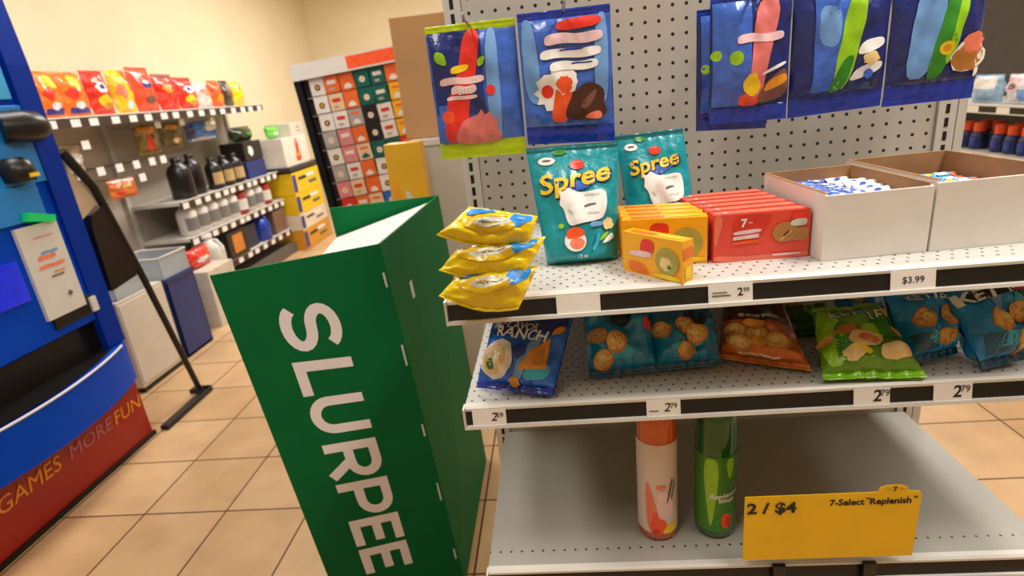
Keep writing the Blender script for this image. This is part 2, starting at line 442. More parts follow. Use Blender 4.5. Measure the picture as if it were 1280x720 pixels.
# ------------------------------------------------------------------ bags on peg hooks
def hook(x, z, label):
    t = thing('peg_hook', label, 'hook', (x, 0, z), 'chrome peg hooks holding the candy bags')
    CH = mat('chrome_wire', (190, 190, 190), .25, .9)
    b = MB(); b.tube([(0, -.001, 0), (0, -.10, .002), (0, -.195, .004), (0, -.205, .012)], .0026, CH, 8); b.build('wire', t)
    b = MB(); b.b6(-.022, .022, -.006, -.0005, -.016, .016, CH); b.build('back_plate', t)
def hang(px0, px1, pyb, y, H, label, m, decals, seal, hooklab=None, T=.022, seals=(.09, .07), py1=None, seed=0, sk=0, group='candy bags hung on the pegboard'):
    a = at(px0, pyb, 1, y); c = at(px1, py1 or pyb, 1, y)
    top = max(a.z, c.z)+H
    corners = [a, c, Vector((c.x+sk, y, top)), Vector((a.x+sk, y, top))]
    r = bag('candy_bag', label, 'candy bag', corners, T, m, decals, group, 'pillow', seal, seals, .005, seed)
    if hooklab: hook((a.x+c.x)/2+sk, top-.006, hooklab)
    return r
wavy = lambda x0, x1, y, h: [(x0, y), (x0+(x1-x0)*.3, y+h*.25), (x0+(x1-x0)*.7, y), (x1, y+h*.3), (x1-.01, y+h*1.2), (x0+(x1-x0)*.6, y+h*.9), (x0+(x1-x0)*.3, y+h*1.2), (x0+.01, y+h)]
hang(553, 658, 200, -.128, .225, 'royal blue candy bag with lime green bottom band, leftmost on the pegboard', BLUEB, [
    (SKY, [(.62, .14), (.78, .14), (.80, .95), (.66, .95)]), (NAVY, rect(.02, .35, .6, .95)), (BLUEB, rect(.04, .12, .25, .42)),
    (REDP, [(.07, .12), (.36, .12), (.40, .42), (.52, .62), (.62, .95), (.42, .95), (.30, .62), (.12, .42)]), (ORANGEP, circ(.14, .33, .07, .7)),
    (CORAL, [(.20, .11), (.22, .20), (.30, .29), (.42, .32), (.50, .33), (.54, .38), (.58, .32), (.65, .36), (.66, .30), (.74, .29), (.70, .22), (.76, .16), (.70, .11)]),
    (PINKW, wavy(.08, .62, .56, .055)), (PINKW, wavy(.20, .52, .49, .06)), (PINKW, wavy(.14, .52, .45, .03)), (REDP, circ(.68, .505, .055, .7)),
    (YEL, [(.22, .64), (.42, .66), (.46, .71), (.24, .70)]), (LIMEP, [(.06, .74), (.20, .70), (.18, .80), (.08, .82)]), (LIMEP, [(.55, .68), (.62, .69), (.66, .76), (.56, .74)]),
    (WHITE, Txt('BITE', .38, .515, .011, .02, .02))], LIME, 'peg hook through the lime-banded candy bag', .028, (.13, .06), 191, seed=1)
hang(660, 769, 181, -.135, .215, 'shiny blue candy bag showing a dark brown chocolate piece and red balls', BLUEB, [
    (SKY, [(.02, .35), (.20, .3), (.16, .95), (.02, .95)]), (SKY, [(.80, .32), (.96, .3), (.97, .95), (.84, .95)]), (WHITE, star(.30, .40, .20, .72, 10, .72)), (ORANGEP, [(.28, .17), (.50, .17), (.52, .35), (.64, .52), (.40, .52), (.34, .38)]), (WHITE, blob(.46, .50, .16, .7, seed=4)),
    (REDP, circ(.26, .41, .07, .72)), (ORANGEP, blob(.46, .46, .09, .7, seed=5)), (CHOC, [(.45, .18), (.47, .28), (.55, .38), (.66, .45), (.80, .46), (.92, .40), (.90, .30), (.94, .24), (.86, .18)]),
    (CHOC2, [(.62, .28), (.72, .36), (.84, .42), (.80, .34), (.70, .26)]), (SALMON, [(.66, .19), (.88, .18), (.86, .25), (.72, .23)]),
    (WHITE, wavy(.20, .90, .64, .07)), (WHITE, wavy(.30, .86, .55, .07)), (PINKW, wavy(.26, .92, .74, .08)), (ROYAL, wavy(.42, .70, .70, .012)), (ROYAL, wavy(.55, .80, .60, .012)), (REDP, [(.40, .84), (.9, .86), (.9, .94), (.42, .92)])],
    ROYAL, 'peg hook through the chocolate candy bag', .026, (.14, .06), 176, seed=2)
def cdec(s): return [
    (BLUEB, rect(.02, .14, .5, .95)), (LIMEP, circ(.30, .52, .09, .62)), (LIMEP, circ(.06, .55, .06, .7)), (CORAL, [(.42, .15), (.66, .15), (.72, .45), (.90, .95), (.55, .95), (.50, .40)]), (ORANGEP, [(.36, .13), (.62, .13), (.62, .22), (.38, .24)]),
    (YEL, blob(.52, .30, .11, .8, seed=6)), (CHOC2, [(.62, .14), (.98, .18), (.98, .42), (.84, .38), (.70, .30), (.60, .20)]), (GOLD, [(.66, .22), (.98, .30), (.97, .38), (.76, .33)]), (WHITE, [(.64, .36), (.96, .44), (.96, .47), (.66, .39)]), (PINKW, wavy(.30, .92, .62, .07))]
hang(870, 957, 164, -.10, .20, 'blue candy bag peeking out behind the pink-splashed candy bag', NAVY, [(BLUEB, rect(.05, .15, .5, .95)), (LIMEP, circ(.10, .52, .06, .65))], ROYAL, None, .02, (.12, .06), 160, seed=3)
hang(886, 982, 156, -.142, .20, 'blue candy bag with pink splash and brown cake picture, front of its hook', NAVY, cdec(1), ROYAL, 'peg hook through the pink-splashed candy bag', .022, (.13, .06), 148, seed=4)
hang(984, 1100, 148, -.13, .20, 'dark blue candy bag with a lime green diagonal stripe', NAVY, [
    (BLUEB, rect(.20, .18, .55, .95)), (SKY, [(.24, .55), (.45, .5), (.48, .8), (.24, .85)]), (LIMEP, [(.40, .16), (.62, .20), (.78, .95), (.55, .95)]), (GREENP, [(.38, .15), (.56, .18), (.66, .45), (.52, .42)]), (WHITE, [(.58, .22), (.94, .30), (.95, .38), (.68, .34)]), (WHITE, [(.66, .42), (.96, .48), (.96, .56), (.72, .54)]),
    (CHIPL, blob(.82, .40, .09, .6, seed=9)), (BLUEB, blob(.80, .28, .05, .8, seed=10))], ROYAL, 'peg hook through the green-striped candy bag', .028, (.15, .06), 132, seed=5)
hang(1102, 1214, 134, -.13, .20, 'blue candy bag with round yellow dot on green stripe, rightmost hanging bag', NAVY, [
    (SKY, [(.14, .2), (.46, .2), (.58, .9), (.24, .9)]), (GREENP, [(.38, .17), (.62, .20), (.82, .95), (.60, .95)]), (LIMEP, [(.58, .3), (.68, .3), (.84, .95), (.74, .95)]), (YEL, circ(.60, .42, .085, .62)), (GOLD, circ(.60, .42, .045, .62)),
    (WHITE, blob(.86, .34, .20, .62, seed=12, j=.08)), (CHIPD, blob(.86, .33, .175, .62, seed=13, j=.1)), (SALMON, blob(.90, .44, .13, .6, seed=14)), (WHITE, [(.95, .16), (1, .2), (1, .3), (.96, .26)])], ROYAL, 'peg hook through the yellow-dotted candy bag', .026, (.16, .06), 122, seed=6)

# ------------------------------------------------------------------ teal pouches on the upper shelf
def spree(label, corners, seed, ts=1.0):
    d = [(WHITE, circ(.20, .875, .095, .36)), (GREYINK, circ(.20, .878, .05, .2)), (GREENP, blob(.36, .945, .08, .3, seed=3)), (REDP, circ(.53, .825, .085, .48)), (SALMON, circ(.53, .85, .05, .15)), (BLUEB, [(.35, .66), (.72, .70), (.9, .78), (.86, .71), (.6, .61), (.40, .60)]),
         (NAVY, Txt('Spree', .50, .700, .030*ts, .16, .04, .25, fit=.112*ts)), (YEL, Txt('Spree', .49, .706, .030*ts, .16, .022, .25, fit=.108*ts)),
         (WHITE, [(.28, .62), (.34, .60), (.40, .64), (.48, .60), (.56, .585), (.84, .61), (.86, .50), (.83, .40), (.78, .35), (.50, .33), (.38, .31), (.34, .36), (.32, .46), (.27, .50), (.30, .56)]),
         (GREYINK, [(.57, .455), (.66, .47), (.72, .475), (.72, .49), (.63, .49), (.57, .475)]), (SILV, wavy(.58, .78, .55, .02)), (SILV, wavy(.60, .76, .40, .015)), (SILV, [(.36, .44), (.42, .40), (.43, .42), (.38, .46)]),
         (WHITE, circ(.42, .185, .145, .60)), (SALMON, circ(.44, .165, .10, .5)), (ORANGEP, [(.30, .20), (.54, .22), (.55, .27), (.44, .31), (.32, .28)]), (LIMEP, circ(.26, .32, .035, .6)), (SKY, [(.62, .29), (.80, .30), (.80, .33), (.64, .34)]),
         (CHIPL, blob(.86, .31, .07, .7, seed=8)), (LIMEP, [(.74, .16), (.86, .22), (.86, .25), (.76, .21)]), (WHITE, [(.76, .14), (.94, .18), (.92, .24), (.84, .20)]),
         (CYAN, [(.66, .09), (.74, .16), (.75, .24), (.71, .24), (.69, .17), (.63, .11)]), (WHITE, Txt('12 oz', .5, .055, .006, .05, .01))]
    return bag('candy_pouch', label, 'candy pouch', corners, .06, TEAL, d, 'teal stand-up candy pouches', 'pouch', TEALD, (.0, .05), .004, seed, .03)
def vert(pxl, pxr, py, y, zb, H, lean, w2=None):
    a = at(pxl, py, 1, y); c = at(pxr, py, 1, y); a.z = c.z = zb
    dx = (w2 or 0)
    return [a, c, Vector((c.x+dx, y+lean, zb+H)), Vector((a.x-dx, y+lean, zb+H))]
y = -.335
c0 = at(684, 333, 2, ZU); c1 = at(764, 328, 2, ZU)
tl = at(657, 186, 1, -.27); tr_ = at(773, 176, 1, -.262)
spree('teal stand-up pouch lettered Spree, in front and nearer the yellow bags', [Vector((c0.x, -.315, ZU)), Vector((c1.x+.012, -.312, ZU)), tr_, tl], 21)
spree('teal stand-up pouch lettered Spree, behind and partly hidden by orange boxes', [Vector((tr_.x+.022, -.215, ZU)), Vector((tr_.x+.138, -.21, ZU)), at(853, 160, 1, -.175), at(768, 170, 1, -.18)], 22, .80)

# ------------------------------------------------------------------ yellow bags stacked at the shelf end
def ybag(label, cs, seed):
    d = [(BRIGHTB, [(.66, .64), (.80, .36), (.95, .66), (.96, .93), (.70, .93)]), (BRIGHTB, [(.08, .62), (.46, .80), (.40, .93), (.08, .93)]), (YBAGD, blob(.46, .46, .34, .62, seed=seed, j=.06)), (SILV, [(.22, .44), (.34, .60), (.60, .66), (.76, .58), (.60, .42), (.40, .34)]),
         (GREYINK, [(.30, .46), (.44, .50), (.68, .58), (.62, .52), (.42, .44)]), (WHITE, wavy(.36, .62, .52, .05)), (SKY, circ(.82, .70, .06, 1.2))]
    return bag('candy_bag', label, 'candy bag', cs, .045, YBAG, d, 'yellow candy bags stacked at the shelf end', 'pillow', YBAG, (.06, .06), .006, seed, .04, .022)
for lab, q, yf, yk, sd in (
    ('yellow candy bag with blue corners, top of the stack of three', [(546, 299), (662, 308), (672, 270), (586, 258)], -.47, -.36, 31),
    ('yellow candy bag with blue corners, middle of the stack of three', [(549, 343), (655, 348), (682, 296), (570, 312)], -.478, -.37, 32),
    ('yellow candy bag with blue corners, lowest of three, drooping over the shelf edge', [(549, 375), (648, 392), (672, 332), (572, 342)], -.490, -.40, 33)):
    cs = [at(*q[0], 1, yf), at(*q[1], 1, yf+.004), at(*q[2], 1, yf+.03), at(*q[3], 1, yf+.03)]
    ybag(lab, cs, sd)

# ------------------------------------------------------------------ biscuit boxes
OB = mat('box_orange_yellow', (248, 176, 20), .38, 0, .05); OB2 = ink('print_deep_orange', (240, 120, 30)); RB = mat('box_coral_red', (226, 74, 54), .4, 0, .05); RB2 = ink('print_light_coral', (238, 118, 94)); RB3 = ink('print_red2', (214, 50, 36)); OLIVE = ink('print_olive', (170, 160, 70)); BISC = ink('print_biscuit', (178, 122, 62))
def biscuit(label, W, D, H, m, dec, side, top, group):
    t = thing('biscuit_box', label, 'box', (0, 0, 0), group)
    b = MB(); b.b6(-W/2, W/2, 0, D, 0, H, m)
    panel_print(b, [(-W/2, 0, 0), (W/2, 0, 0), (W/2, 0, H), (-W/2, 0, H)], dec)
    panel_print(b, [(W/2, 0, 0), (W/2, D, 0), (W/2, D, H), (W/2, 0, H)], side)
    panel_print(b, [(-W/2, 0, H), (W/2, 0, H), (W/2, D, H), (-W/2, D, H)], top)
    b.build('carton_body', t)
    return t
odec = [(OB2, [(.1, .04), (.5, .04), (.36, .3), (.1, .34)]), (REDP, [(.30, .55), (.54, .56), (.56, .90), (.34, .92)]), (PINKW, [(.12, .44), (.50, .46), (.52, .62), (.14, .58)]), (OLIVE, circ(.76, .46, .19, 1.75)), (CHIPL, blob(.74, .40, .10, 1.6, seed=2)), (GREENP, circ(.80, .34, .035, 1.6)), (YEL, [(.5, .04), (.98, .04), (.98, .14), (.6, .16)])]
oside = [(OB2, [(.05, .55), (.95, .62), (.95, .85), (.05, .80)]), (YEL, rect(.2, .1, .8, .4))]
otop = [(OB2, rect(.1, .2, .5, .7)), (YEL, rect(.55, .3, .95, .6))]
OW, OD, OH = .122, .026, .070
p0 = biscuit('orange-yellow biscuit box turned askew at the shelf front', .108, .022, .060, OB, odec, oside, otop, 'orange-yellow biscuit boxes')
fl = Vector((-.200, -.371)); fr = Vector((-.136, -.449)); d = (fr-fl).normalized(); ang = math.atan2(d.y, d.x)
mid = fl + d*.054
place(p0, (mid.x, mid.y, ZU), ang)
ob = None
for k, ps in enumerate(('front box of', 'second box of', 'third box of', 'rearmost box of')):
    lab = 'orange-yellow biscuit box, %s the upright row behind the askew box' % ps
    if ob is None: ob = biscuit(lab, OW, OD, OH, OB, odec, oside, otop, 'orange-yellow biscuit boxes'); c = ob
    else: c = copy_tree(ob); c['label'] = lab
    place(c, (-.137+k*.0275*sin(radians(9))-.004*k, -.357+k*.0275*cos(radians(9)), ZU), radians(-9))
rdec = [(RB2, [(0, 0), (1, 0), (1, .14), (.3, .10), (0, .16)]), (RB2, [(0, .2), (.10, .9), (.06, 1), (0, 1)]), (RB3, [(.42, .35), (.62, .9), (.55, .96), (.2, .96), (.2, .4)]), (WHITE, Txt('7', .31, .80, .012, 0, .03)), (WHITE, rect(.36, .80, .40, .815)), (PINKW, [(.20, .56), (.50, .60), (.49, .68), (.20, .64)]), (PINKW, [(.20, .46), (.47, .49), (.47, .57), (.20, .53)]), (ORANGEP, [(.19, .36), (.48, .39), (.48, .45), (.19, .42)]),
        (BISC, circ(.74, .56, .13, 1.6)), (BISC, [(.76, .40), (.98, .34), (.98, .62), (.86, .66)]), (CHIPL, [(.68, .36), (.80, .56), (.81, .60), (.70, .42)]), (CHOC, [(.72, .44), (.80, .58), (.78, .60), (.73, .52)]), (SILV, [(.78, .68), (.96, .66), (.96, .84), (.80, .80)]), (REDP, rect(.8, .82, .96, .96)), (PINKW, rect(.62, .08, .90, .12))]
rtop = [(RB2, rect(.02, .15, .98, .75)), (PINKW, rect(.12, .30, .16, .6)), (SALMON, rect(.3, .3, .8, .5))]
rb = None
for k, ps in enumerate(('front box', 'second box', 'third box', 'fourth box', 'fifth box', 'rearmost box')):
    lab = 'red sandwich biscuit box, %s in the row beside the white carton' % ps
    if rb is None: rb = biscuit(lab, .134, .0265, .071, RB, rdec, [(RB3, rect(.1, .1, .9, .9))], rtop, 'red biscuit boxes'); c = rb
    else: c = copy_tree(rb); c['label'] = lab
    place(c, (-.002-.0035*k, -.372+k*.0285, ZU), radians((k % 2)*.9))

# ------------------------------------------------------------------ white cartons of packets
CRZ = radians(3.5)
def cpt(fl_, x, y): return (fl_[0]+x*cos(CRZ)-y*sin(CRZ), fl_[1]+x*sin(CRZ)+y*cos(CRZ))
def carton(label, fl_, W, D, h, hb):
    cx_, cy_ = cpt(fl_, W/2, D/2)
    t = thing('display_carton', label, 'carton', (cx_, cy_, ZU+.0005), 'open white display cartons', CRZ); th = .004
    for nm, bx, hh in (('front_panel', (-W/2, W/2, -D/2, -D/2+th), h), ('back_panel', (-W/2, W/2, D/2-th, D/2), hb), ('side_panel', (-W/2, -W/2+th, -D/2+th, D/2-th), hb), ('side_panel', (W/2-th, W/2, -D/2+th, D/2-th), hb)):
        b = MB(); xa, xb, ya, yb_ = bx
        e = .0006
        b.b6(xa, xb, ya, yb_, 0, hh, CARTON)
        # bare brown board on the inner faces and the cut edge
        if nm == 'front_panel': b.b6(xa+th, xb-th, yb_, yb_+e, .003, hh, BROWN)
        elif nm == 'back_panel': b.b6(xa+th, xb-th, ya-e, ya, .003, hh, BROWN); b.b6(xa, xb, ya-e, yb_, hh, hh+.001, BROWN)
        else:
            b.b6(xa-.0002, xb+.0002, ya, yb_, hh, hh+.001, BROWN)
            if xa < 0: b.b6(xb, xb+e, ya, yb_, .003, hh, BROWN)
            else: b.b6(xa-e, xa, ya, yb_, .003, hh, BROWN)
        b.build(nm, t)
    b = MB(); b.b6(-W/2+.001, W/2-.001, -D/2+.001, D/2-.001, .0005, .003, BROWN); b.build('base_panel', t)
    return t
def packet(name, label, m, decs, W, H, T, group):
    cs = [Vector((-W/2, 0, 0)), Vector((W/2, 0, 0)), Vector((W/2, 0, H)), Vector((-W/2, 0, H))]
    return bag(name, label, 'packet', cs, T, m, decs, group, 'pillow', None, (.08, .08), .003, 5)
C1 = (.071, -.401); C2 = (.2195, -.3925)
carton('open white display carton beside the red biscuit boxes', C1, .145, .20, .092, .095)
carton('open white display carton standing next to the slotted upright at the shelf end', C2, .168, .225, .095, .099)
PKB = foil('packet_blue', (70, 104, 196)); PKW = foil('packet_white', (232, 232, 236))
pk = None
def packs(fl_, x0, x1, ys, z, label, grp, m, decs, n, tilt):
    base = None; i = 0
    for yy_ in ys:
        for k in range(n):
            c = packet('snack_packet', label, m, decs, (x1-x0)/n*.98, .055, .014, grp) if base is None else copy_tree(base)
            base = base or c
            px_, py_ = cpt(fl_, x0+(x1-x0)*(k+.5)/n, yy_); c.location = (px_, py_, z); c.rotation_euler = (radians(-tilt+random.uniform(-5, 5)), 0, CRZ+radians(random.uniform(-3, 3))); c['label'] = label; i += 1
packs(C1, .008, .098, [.014+.022*k for k in range(7)], ZU+.052, 'small blue snack packet standing in the carton beside the red boxes', 'blue packets in the first carton', PKB, [(WHITE, rect(.0, .86, .25, 1)), (SKY, blob(.5, .6, .22, .5, seed=2)), (ROYAL, circ(.6, .5, .12, .8)), (WHITE, blob(.8, .75, .08, .6, seed=3))], 1, 62)
packs(C1, .099, .138, [.014+.022*k for k in range(7)], ZU+.052, 'small white snack packet with blue print standing in the carton beside the red boxes', 'white packets in the first carton', PKW, [(PKB, rect(.0, .30, 1, .6)), (BLUEB, circ(.3, .75, .1, .8))], 1, 60)
packs(C2, .010, .158, [.014+.026*k for k in range(6)], ZU+.040, 'small light blue snack packet in the carton nearest the shelf end', 'packets in the second carton', foil('packet_light_blue', (70, 160, 216)), [(WHITE, rect(.5, .75, .8, 1)), (SALMON, rect(.82, .7, 1, .95)), (YEL, circ(.3, .8, .08, 1))], 2, 62)

# ------------------------------------------------------------------ chips on the middle shelf
chipd = lambda x, y, r, s, ar=.8: [(CHIPD, blob(x, y, r*1.08, ar, seed=s, j=.08)), (CHIP, blob(x-.01, y+.01, r*.9, ar, seed=s+1, j=.1)), (CHIPL, blob(x-.02, y+.02, r*.4, ar, seed=s+2, j=.2))]
def chips(label, q, yb_, yt, T, m, dec, seal, seed, seals=(.08, .05), zb=ZM+.008, group='bags of chips on the middle shelf', wr=.010):
    a = at(*q[0], 1, yb_[0]); c = at(*q[1], 1, yb_[1]); a.z = max(a.z, zb); c.z = max(c.z, zb)
    return bag('chip_bag', label, 'chip bag', [a, c, at(*q[2], 1, yt), at(*q[3], 1, yt)], T, m, dec, group, 'settled', seal, seals, wr, seed, .07)
RANCH = foil('foil_ranch_blue', (16, 104, 224)); 
chips('bright blue ranch chip bag tilted at the left end of the middle shelf', [(594, 484), (691, 503), (722, 376), (622, 382)], (-.385, -.425), -.315, .065, RANCH, [
    (NAVY, [(.02, .6), (.98, .62), (.98, .95), (.02, .95)]), (SKY, [(.45, .1), (.60, .1), (.80, .6), (.68, .62)]), (CYAN, [(.60, .12), (.95, .14), (.95, .30), (.7, .28)]), (ROYAL, [(.42, .34), (.60, .34), (.64, .50), (.45, .50)]),
    (WHITE, blob(.24, .33, .22, 1.0, seed=4, j=.04)), (CHIPL, blob(.20, .33, .17, 1.0, seed=5, j=.06)), (GREENP, blob(.16, .27, .05, 1.2, seed=6)), (GREYINK, blob(.20, .24, .035, 1.0, seed=7)),
    (GOLD, Sharp([(.56, .22), (.92, .24), (.90, .30), (.87, .56), (.78, .50), (.70, .42), (.62, .32)])), (CHIPD, Sharp([(.66, .26), (.86, .28), (.84, .46), (.76, .40)])), (GOLD, [(.80, .86), (.98, .80), (.98, .96), (.90, .96)]), (GOLD, [(.86, .58), (.98, .62), (.98, .70), (.9, .68)]), (GOLD, blob(.52, .10, .06, .8, seed=3)),
    (SILV, Txt('FLAVOR', .46, .695, .012, -.12, .012)), (WHITE, Txt('RANCH', .50, .60, .017, -.12, .02, fit=.085))], ROYAL, 41)
tealdec = lambda s: [(TEALBD, blob(.45, .80, .25, .8, seed=s, j=.06)), (INKB, blob(.52, .72, .16, .9, seed=s+5, j=.05)), (CYAN, [(.2, .2), (.6, .15), (.7, .3), (.3, .4)]), (REDP, blob(.92, .6, .06, 1.4, seed=s+9))] + chipd(.14, .50, .13, s+1) + chipd(.40, .38, .16, s+4) + chipd(.20, .18, .14, s+7)
chips('teal chip bag with round golden chips, beside the ranch bag', [(738, 484), (822, 466), (808, 372), (728, 380)], (-.375, -.365), -.295, .065, TEALB, tealdec(50), TEALBD, 42)
chips('teal chip bag with round golden chips, beside the brown barbecue bag', [(822, 468), (902, 460), (886, 366), (806, 370)], (-.365, -.358), -.290, .065, TEALB, [(TEALBD, rect(.04, .6, .96, .95)), (INKB, blob(.62, .60, .20, .6, seed=2, j=.06)), (CYAN, [(.55, .75), (.8, .75), (.78, .95), (.6, .95)]), (CYAN, [(.2, .2), (.7, .24), (.72, .32), (.2, .3)])] + chipd(.12, .50, .13, 61) + chipd(.46, .52, .14, 64) + chipd(.62, .40, .16, 67) + chipd(.42, .20, .13, 70), TEALBD, 43)
BBQ = foil('foil_barbecue', (176, 88, 26)); BBQD = foil('foil_barbecue_dark', (64, 26, 12))
chips('brown and orange barbecue chip bag with dark top', [(898, 450), (1014, 470), (975, 372), (905, 374)], (-.335, -.395), -.270, .06, BBQ, [
    (BBQD, rect(.02, .58, .98, .95)), (ink('print_burnt_orange', (220, 116, 40)), [(.02, .10), (.98, .10), (.97, .20), (.03, .22)]), (SILV, wavy(.25, .85, .62, .06)), (GOLD, [(.30, .50), (.62, .48), (.64, .58), (.34, .60)]), (CHIPL, wavy(.22, .52, .09, .03)), (WHITE, wavy(.50, .72, .085, .02))] + chipd(.20, .42, .16, 71, .6) + chipd(.50, .38, .15, 74, .7) + chipd(.26, .25, .17, 77, .6) + chipd(.72, .30, .18, 80, .6) + [(GOLD, blob(.5, .27, .09, .8, seed=83))], foil('foil_orange', (206, 116, 40)), 44)
GRN = foil('foil_green', (96, 150, 36)); 
chips('green chip bag with lime bottom seal and pale chips', [(1028, 483), (1157, 481), (1098, 380), (1014, 386)], (-.425, -.433), -.300, .07, GRN, [
    (LIMEP, [(.0, .1), (.25, .1), (.2, .9), (.0, .9)]), (GREENP, [(.12, .12), (.32, .12), (.30, .6), (.14, .6)]), (WHITE, Txt('KETTLE', .48, .71, .019, -.03, .01, fit=.085)), (LIMEP, blob(.60, .48, .16, .6, seed=90, j=.08)), (GREENP, blob(.76, .58, .13, .7, seed=91, j=.08)), (GREENP, blob(.80, .46, .13, .6, seed=93)), (YEL, [(.84, .70), (.95, .72), (.9, .95), (.82, .9)]),
    (CHIPD, blob(.28, .48, .15, .46, seed=94)), (CHIPL, [(.56, .12), (.92, .14), (.90, .28), (.62, .30)]), (CHIPL, blob(.46, .36, .20, .55, seed=95, j=.12)), (SALMON, blob(.50, .36, .13, .5, seed=96)), (CHIPL, blob(.30, .20, .12, .7, seed=97)), (YEL, [(.24, .24), (.34, .22), (.44, .14), (.5, .2), (.34, .30)]), (CHIP, blob(.90, .50, .08, .9, seed=98)), (CHIP, blob(.05, .42, .07, .9, seed=99))], foil('foil_lime_green', (130, 196, 26)), 45)
chips('green chip bag lying dark behind the green bag', [(985, 430), (1050, 420), (1030, 380), (975, 382)], (-.27, -.26), -.21, .04, foil('foil_dark_green', (40, 92, 24)), [(LIMEP, blob(.6, .5, .2, .6, seed=2))], None, 46)
chips('orange-brown chip bag lying behind the barbecue bag', [(930, 400), (1010, 402), (1000, 362), (925, 362)], (-.22, -.22), -.16, .04, BBQ, [(GOLD, blob(.4, .5, .25, .5, seed=2)), (CHIPD, blob(.7, .4, .18, .6, seed=3))], None, 47)
chips('blue chip bag standing in shade behind the kettle bags', [(1045, 420), (1105, 415), (1100, 358), (1040, 358)], (-.22, -.22), -.17, .04, KETB, chipd(.4, .55, .2, 3), None, 48)
kdec = lambda s: [(TEALBD, [(.05, .10), (.5, .10), (.5, .24), (.05, .3)]), (CYAN, [(.2, .16), (.9, .1), (.9, .2), (.3, .3)])]
chips('blue kettle chip bag leaning beside the green bag', [(1138, 460), (1196, 442), (1172, 348), (1098, 356)], (-.395, -.375), -.30, .07, KETB, kdec(1)+chipd(.30, .44, .17, 101, .7)+chipd(.82, .44, .15, 104, .9)+chipd(.62, .20, .17, 107, .5)+[(WHITE, Txt('KETTLE', .55, .71, .013, -.1, .02))], TEALBD, 49)
chips('blue kettle chip bag with white lettering near the right end of the shelf', [(1226, 470), (1286, 452), (1256, 334), (1168, 346)], (-.42, -.395), -.315, .08, KETB, kdec(2)+[(CYAN, [(.66, .45), (.84, .45), (.86, .72), (.7, .72)]), (SKY, [(.35, .5), (.52, .5), (.55, .95), (.45, .95)])]+chipd(.34, .40, .15, 111, .8)+chipd(.68, .44, .14, 114, .7)+chipd(.88, .36, .11, 117, 1.0)+chipd(.68, .18, .15, 120, .7)+[(INKB, [(.12, .62), (.88, .67), (.88, .77), (.12, .72)]), (WHITE, Txt('KETTLE', .50, .695, .019, .08, .025, fit=.095))], TEALBD, 50)
chips('green, white and red chip bag at the very end of the shelf', [(1275, 425), (1340, 418), (1350, 340), (1268, 345)], (-.33, -.33), -.29, .05, foil('foil_green_dk', (28, 110, 52)), [(WHITE, [(.0, .3), (.8, .2), (.8, .5), (.0, .55)]), (REDP, [(.0, .78), (.9, .8), (.9, .95), (0, .95)]), (NAVY, [(0, .55), (.6, .5), (.6, .58), (0, .64)])], None, 51)

# ------------------------------------------------------------------ bottles
def bottle(label, px, cap, body, lab, dec, liquid_top):
    base = at(px, 640, 1, -.345); x = base.x
    t = thing('drink_bottle', label, 'bottle', (x, -.345, ZL), 'sports drink bottles on the bottom shelf')
    R = .034
    b = MB(); b.lathe([(.028, .0), (R, .006), (R, .200), (.0332, .206), (.0332, .230), (.0325, .242), (.028, .256), (.020, .268), (.0150, .274), (.0150, .280)], (0, 0, 0), body, 32); b.build('bottle_body', t)
    b = MB(); b.lathe([(.0165, .276), (.0172, .278), (.0172, .294), (.015, .297), (.006, .298)], (0, 0, 0), cap, 24); b.build('cap', t)
    b = MB(); r = R+.0006
    b.lathe([(r, .018), (r, liquid_top)], (0, 0, 0), lab, 40, cap=False)
    S = lambda u, v, o: Vector(((r+o)*sin((u-.5)*2.6), -(r+o)*cos((u-.5)*2.6), .018+v*(liquid_top-.018)))
    add_print(b, S, 2.6*r, liquid_top-.018, dec, .008, .0005)
    b.build('wrap_label', t)
    return t
AMB = mat('amber_drink', (214, 92, 16), .12, 0, .08, coat=.6); GRB = mat('green_drink', (12, 92, 26), .1, 0, .1, coat=.6)
bottle('orange drink bottle with white and peach wrap label', 822, mat('cap_orange', (220, 100, 30), .4), AMB, mat('label_white', (222, 206, 200), .4, 0, .03), [
    (SALMON, [(.22, .0), (.56, .0), (.42, .3), (.30, .55), (.2, .6)]), (ORANGEP, [(.28, .0), (.66, .0), (.62, .12), (.44, .26), (.34, .24)]), (REDP, [(.30, .0), (.5, .0), (.42, .08)]), (YEL, [(.5, .0), (.82, .0), (.82, .14), (.62, .1)]), (PINKW, [(.42, .2), (.62, .16), (.78, .3), (.6, .5), (.44, .5)]), (GREYINK, [(.60, .36), (.64, .36), (.76, .62), (.72, .62)]), (GREYINK, [(.70, .38), (.73, .38), (.82, .60), (.79, .6)]), (SALMON, rect(.42, .52, .60, .56))], .200)
bottle('green drink bottle with green strawberry wrap label', 893, mat('cap_green', (20, 110, 40), .4), GRB, mat('label_green', (70, 136, 36), .4, 0, .06), [
    (LIMEP, [(.14, .98), (.5, .98), (.36, .1), (.30, .06)]), (GREENP, [(.5, .98), (.9, .98), (.8, .8), (.6, .8)]), (LIMEP, [(.58, .98), (.78, .98), (.72, .72), (.64, .72)]), (WHITE, Txt('Replenish', .60, .50, .010, .12, .02, .3)), (SILV, wavy(.46, .78, .40, .05)), (ORANGEP, blob(.62, .16, .10, 1.0, seed=3)), (REDP, blob(.66, .14, .07, 1.0, seed=4)), (GREENP, [(.42, .04), (.52, .18), (.48, .24), (.38, .12)])], .170)

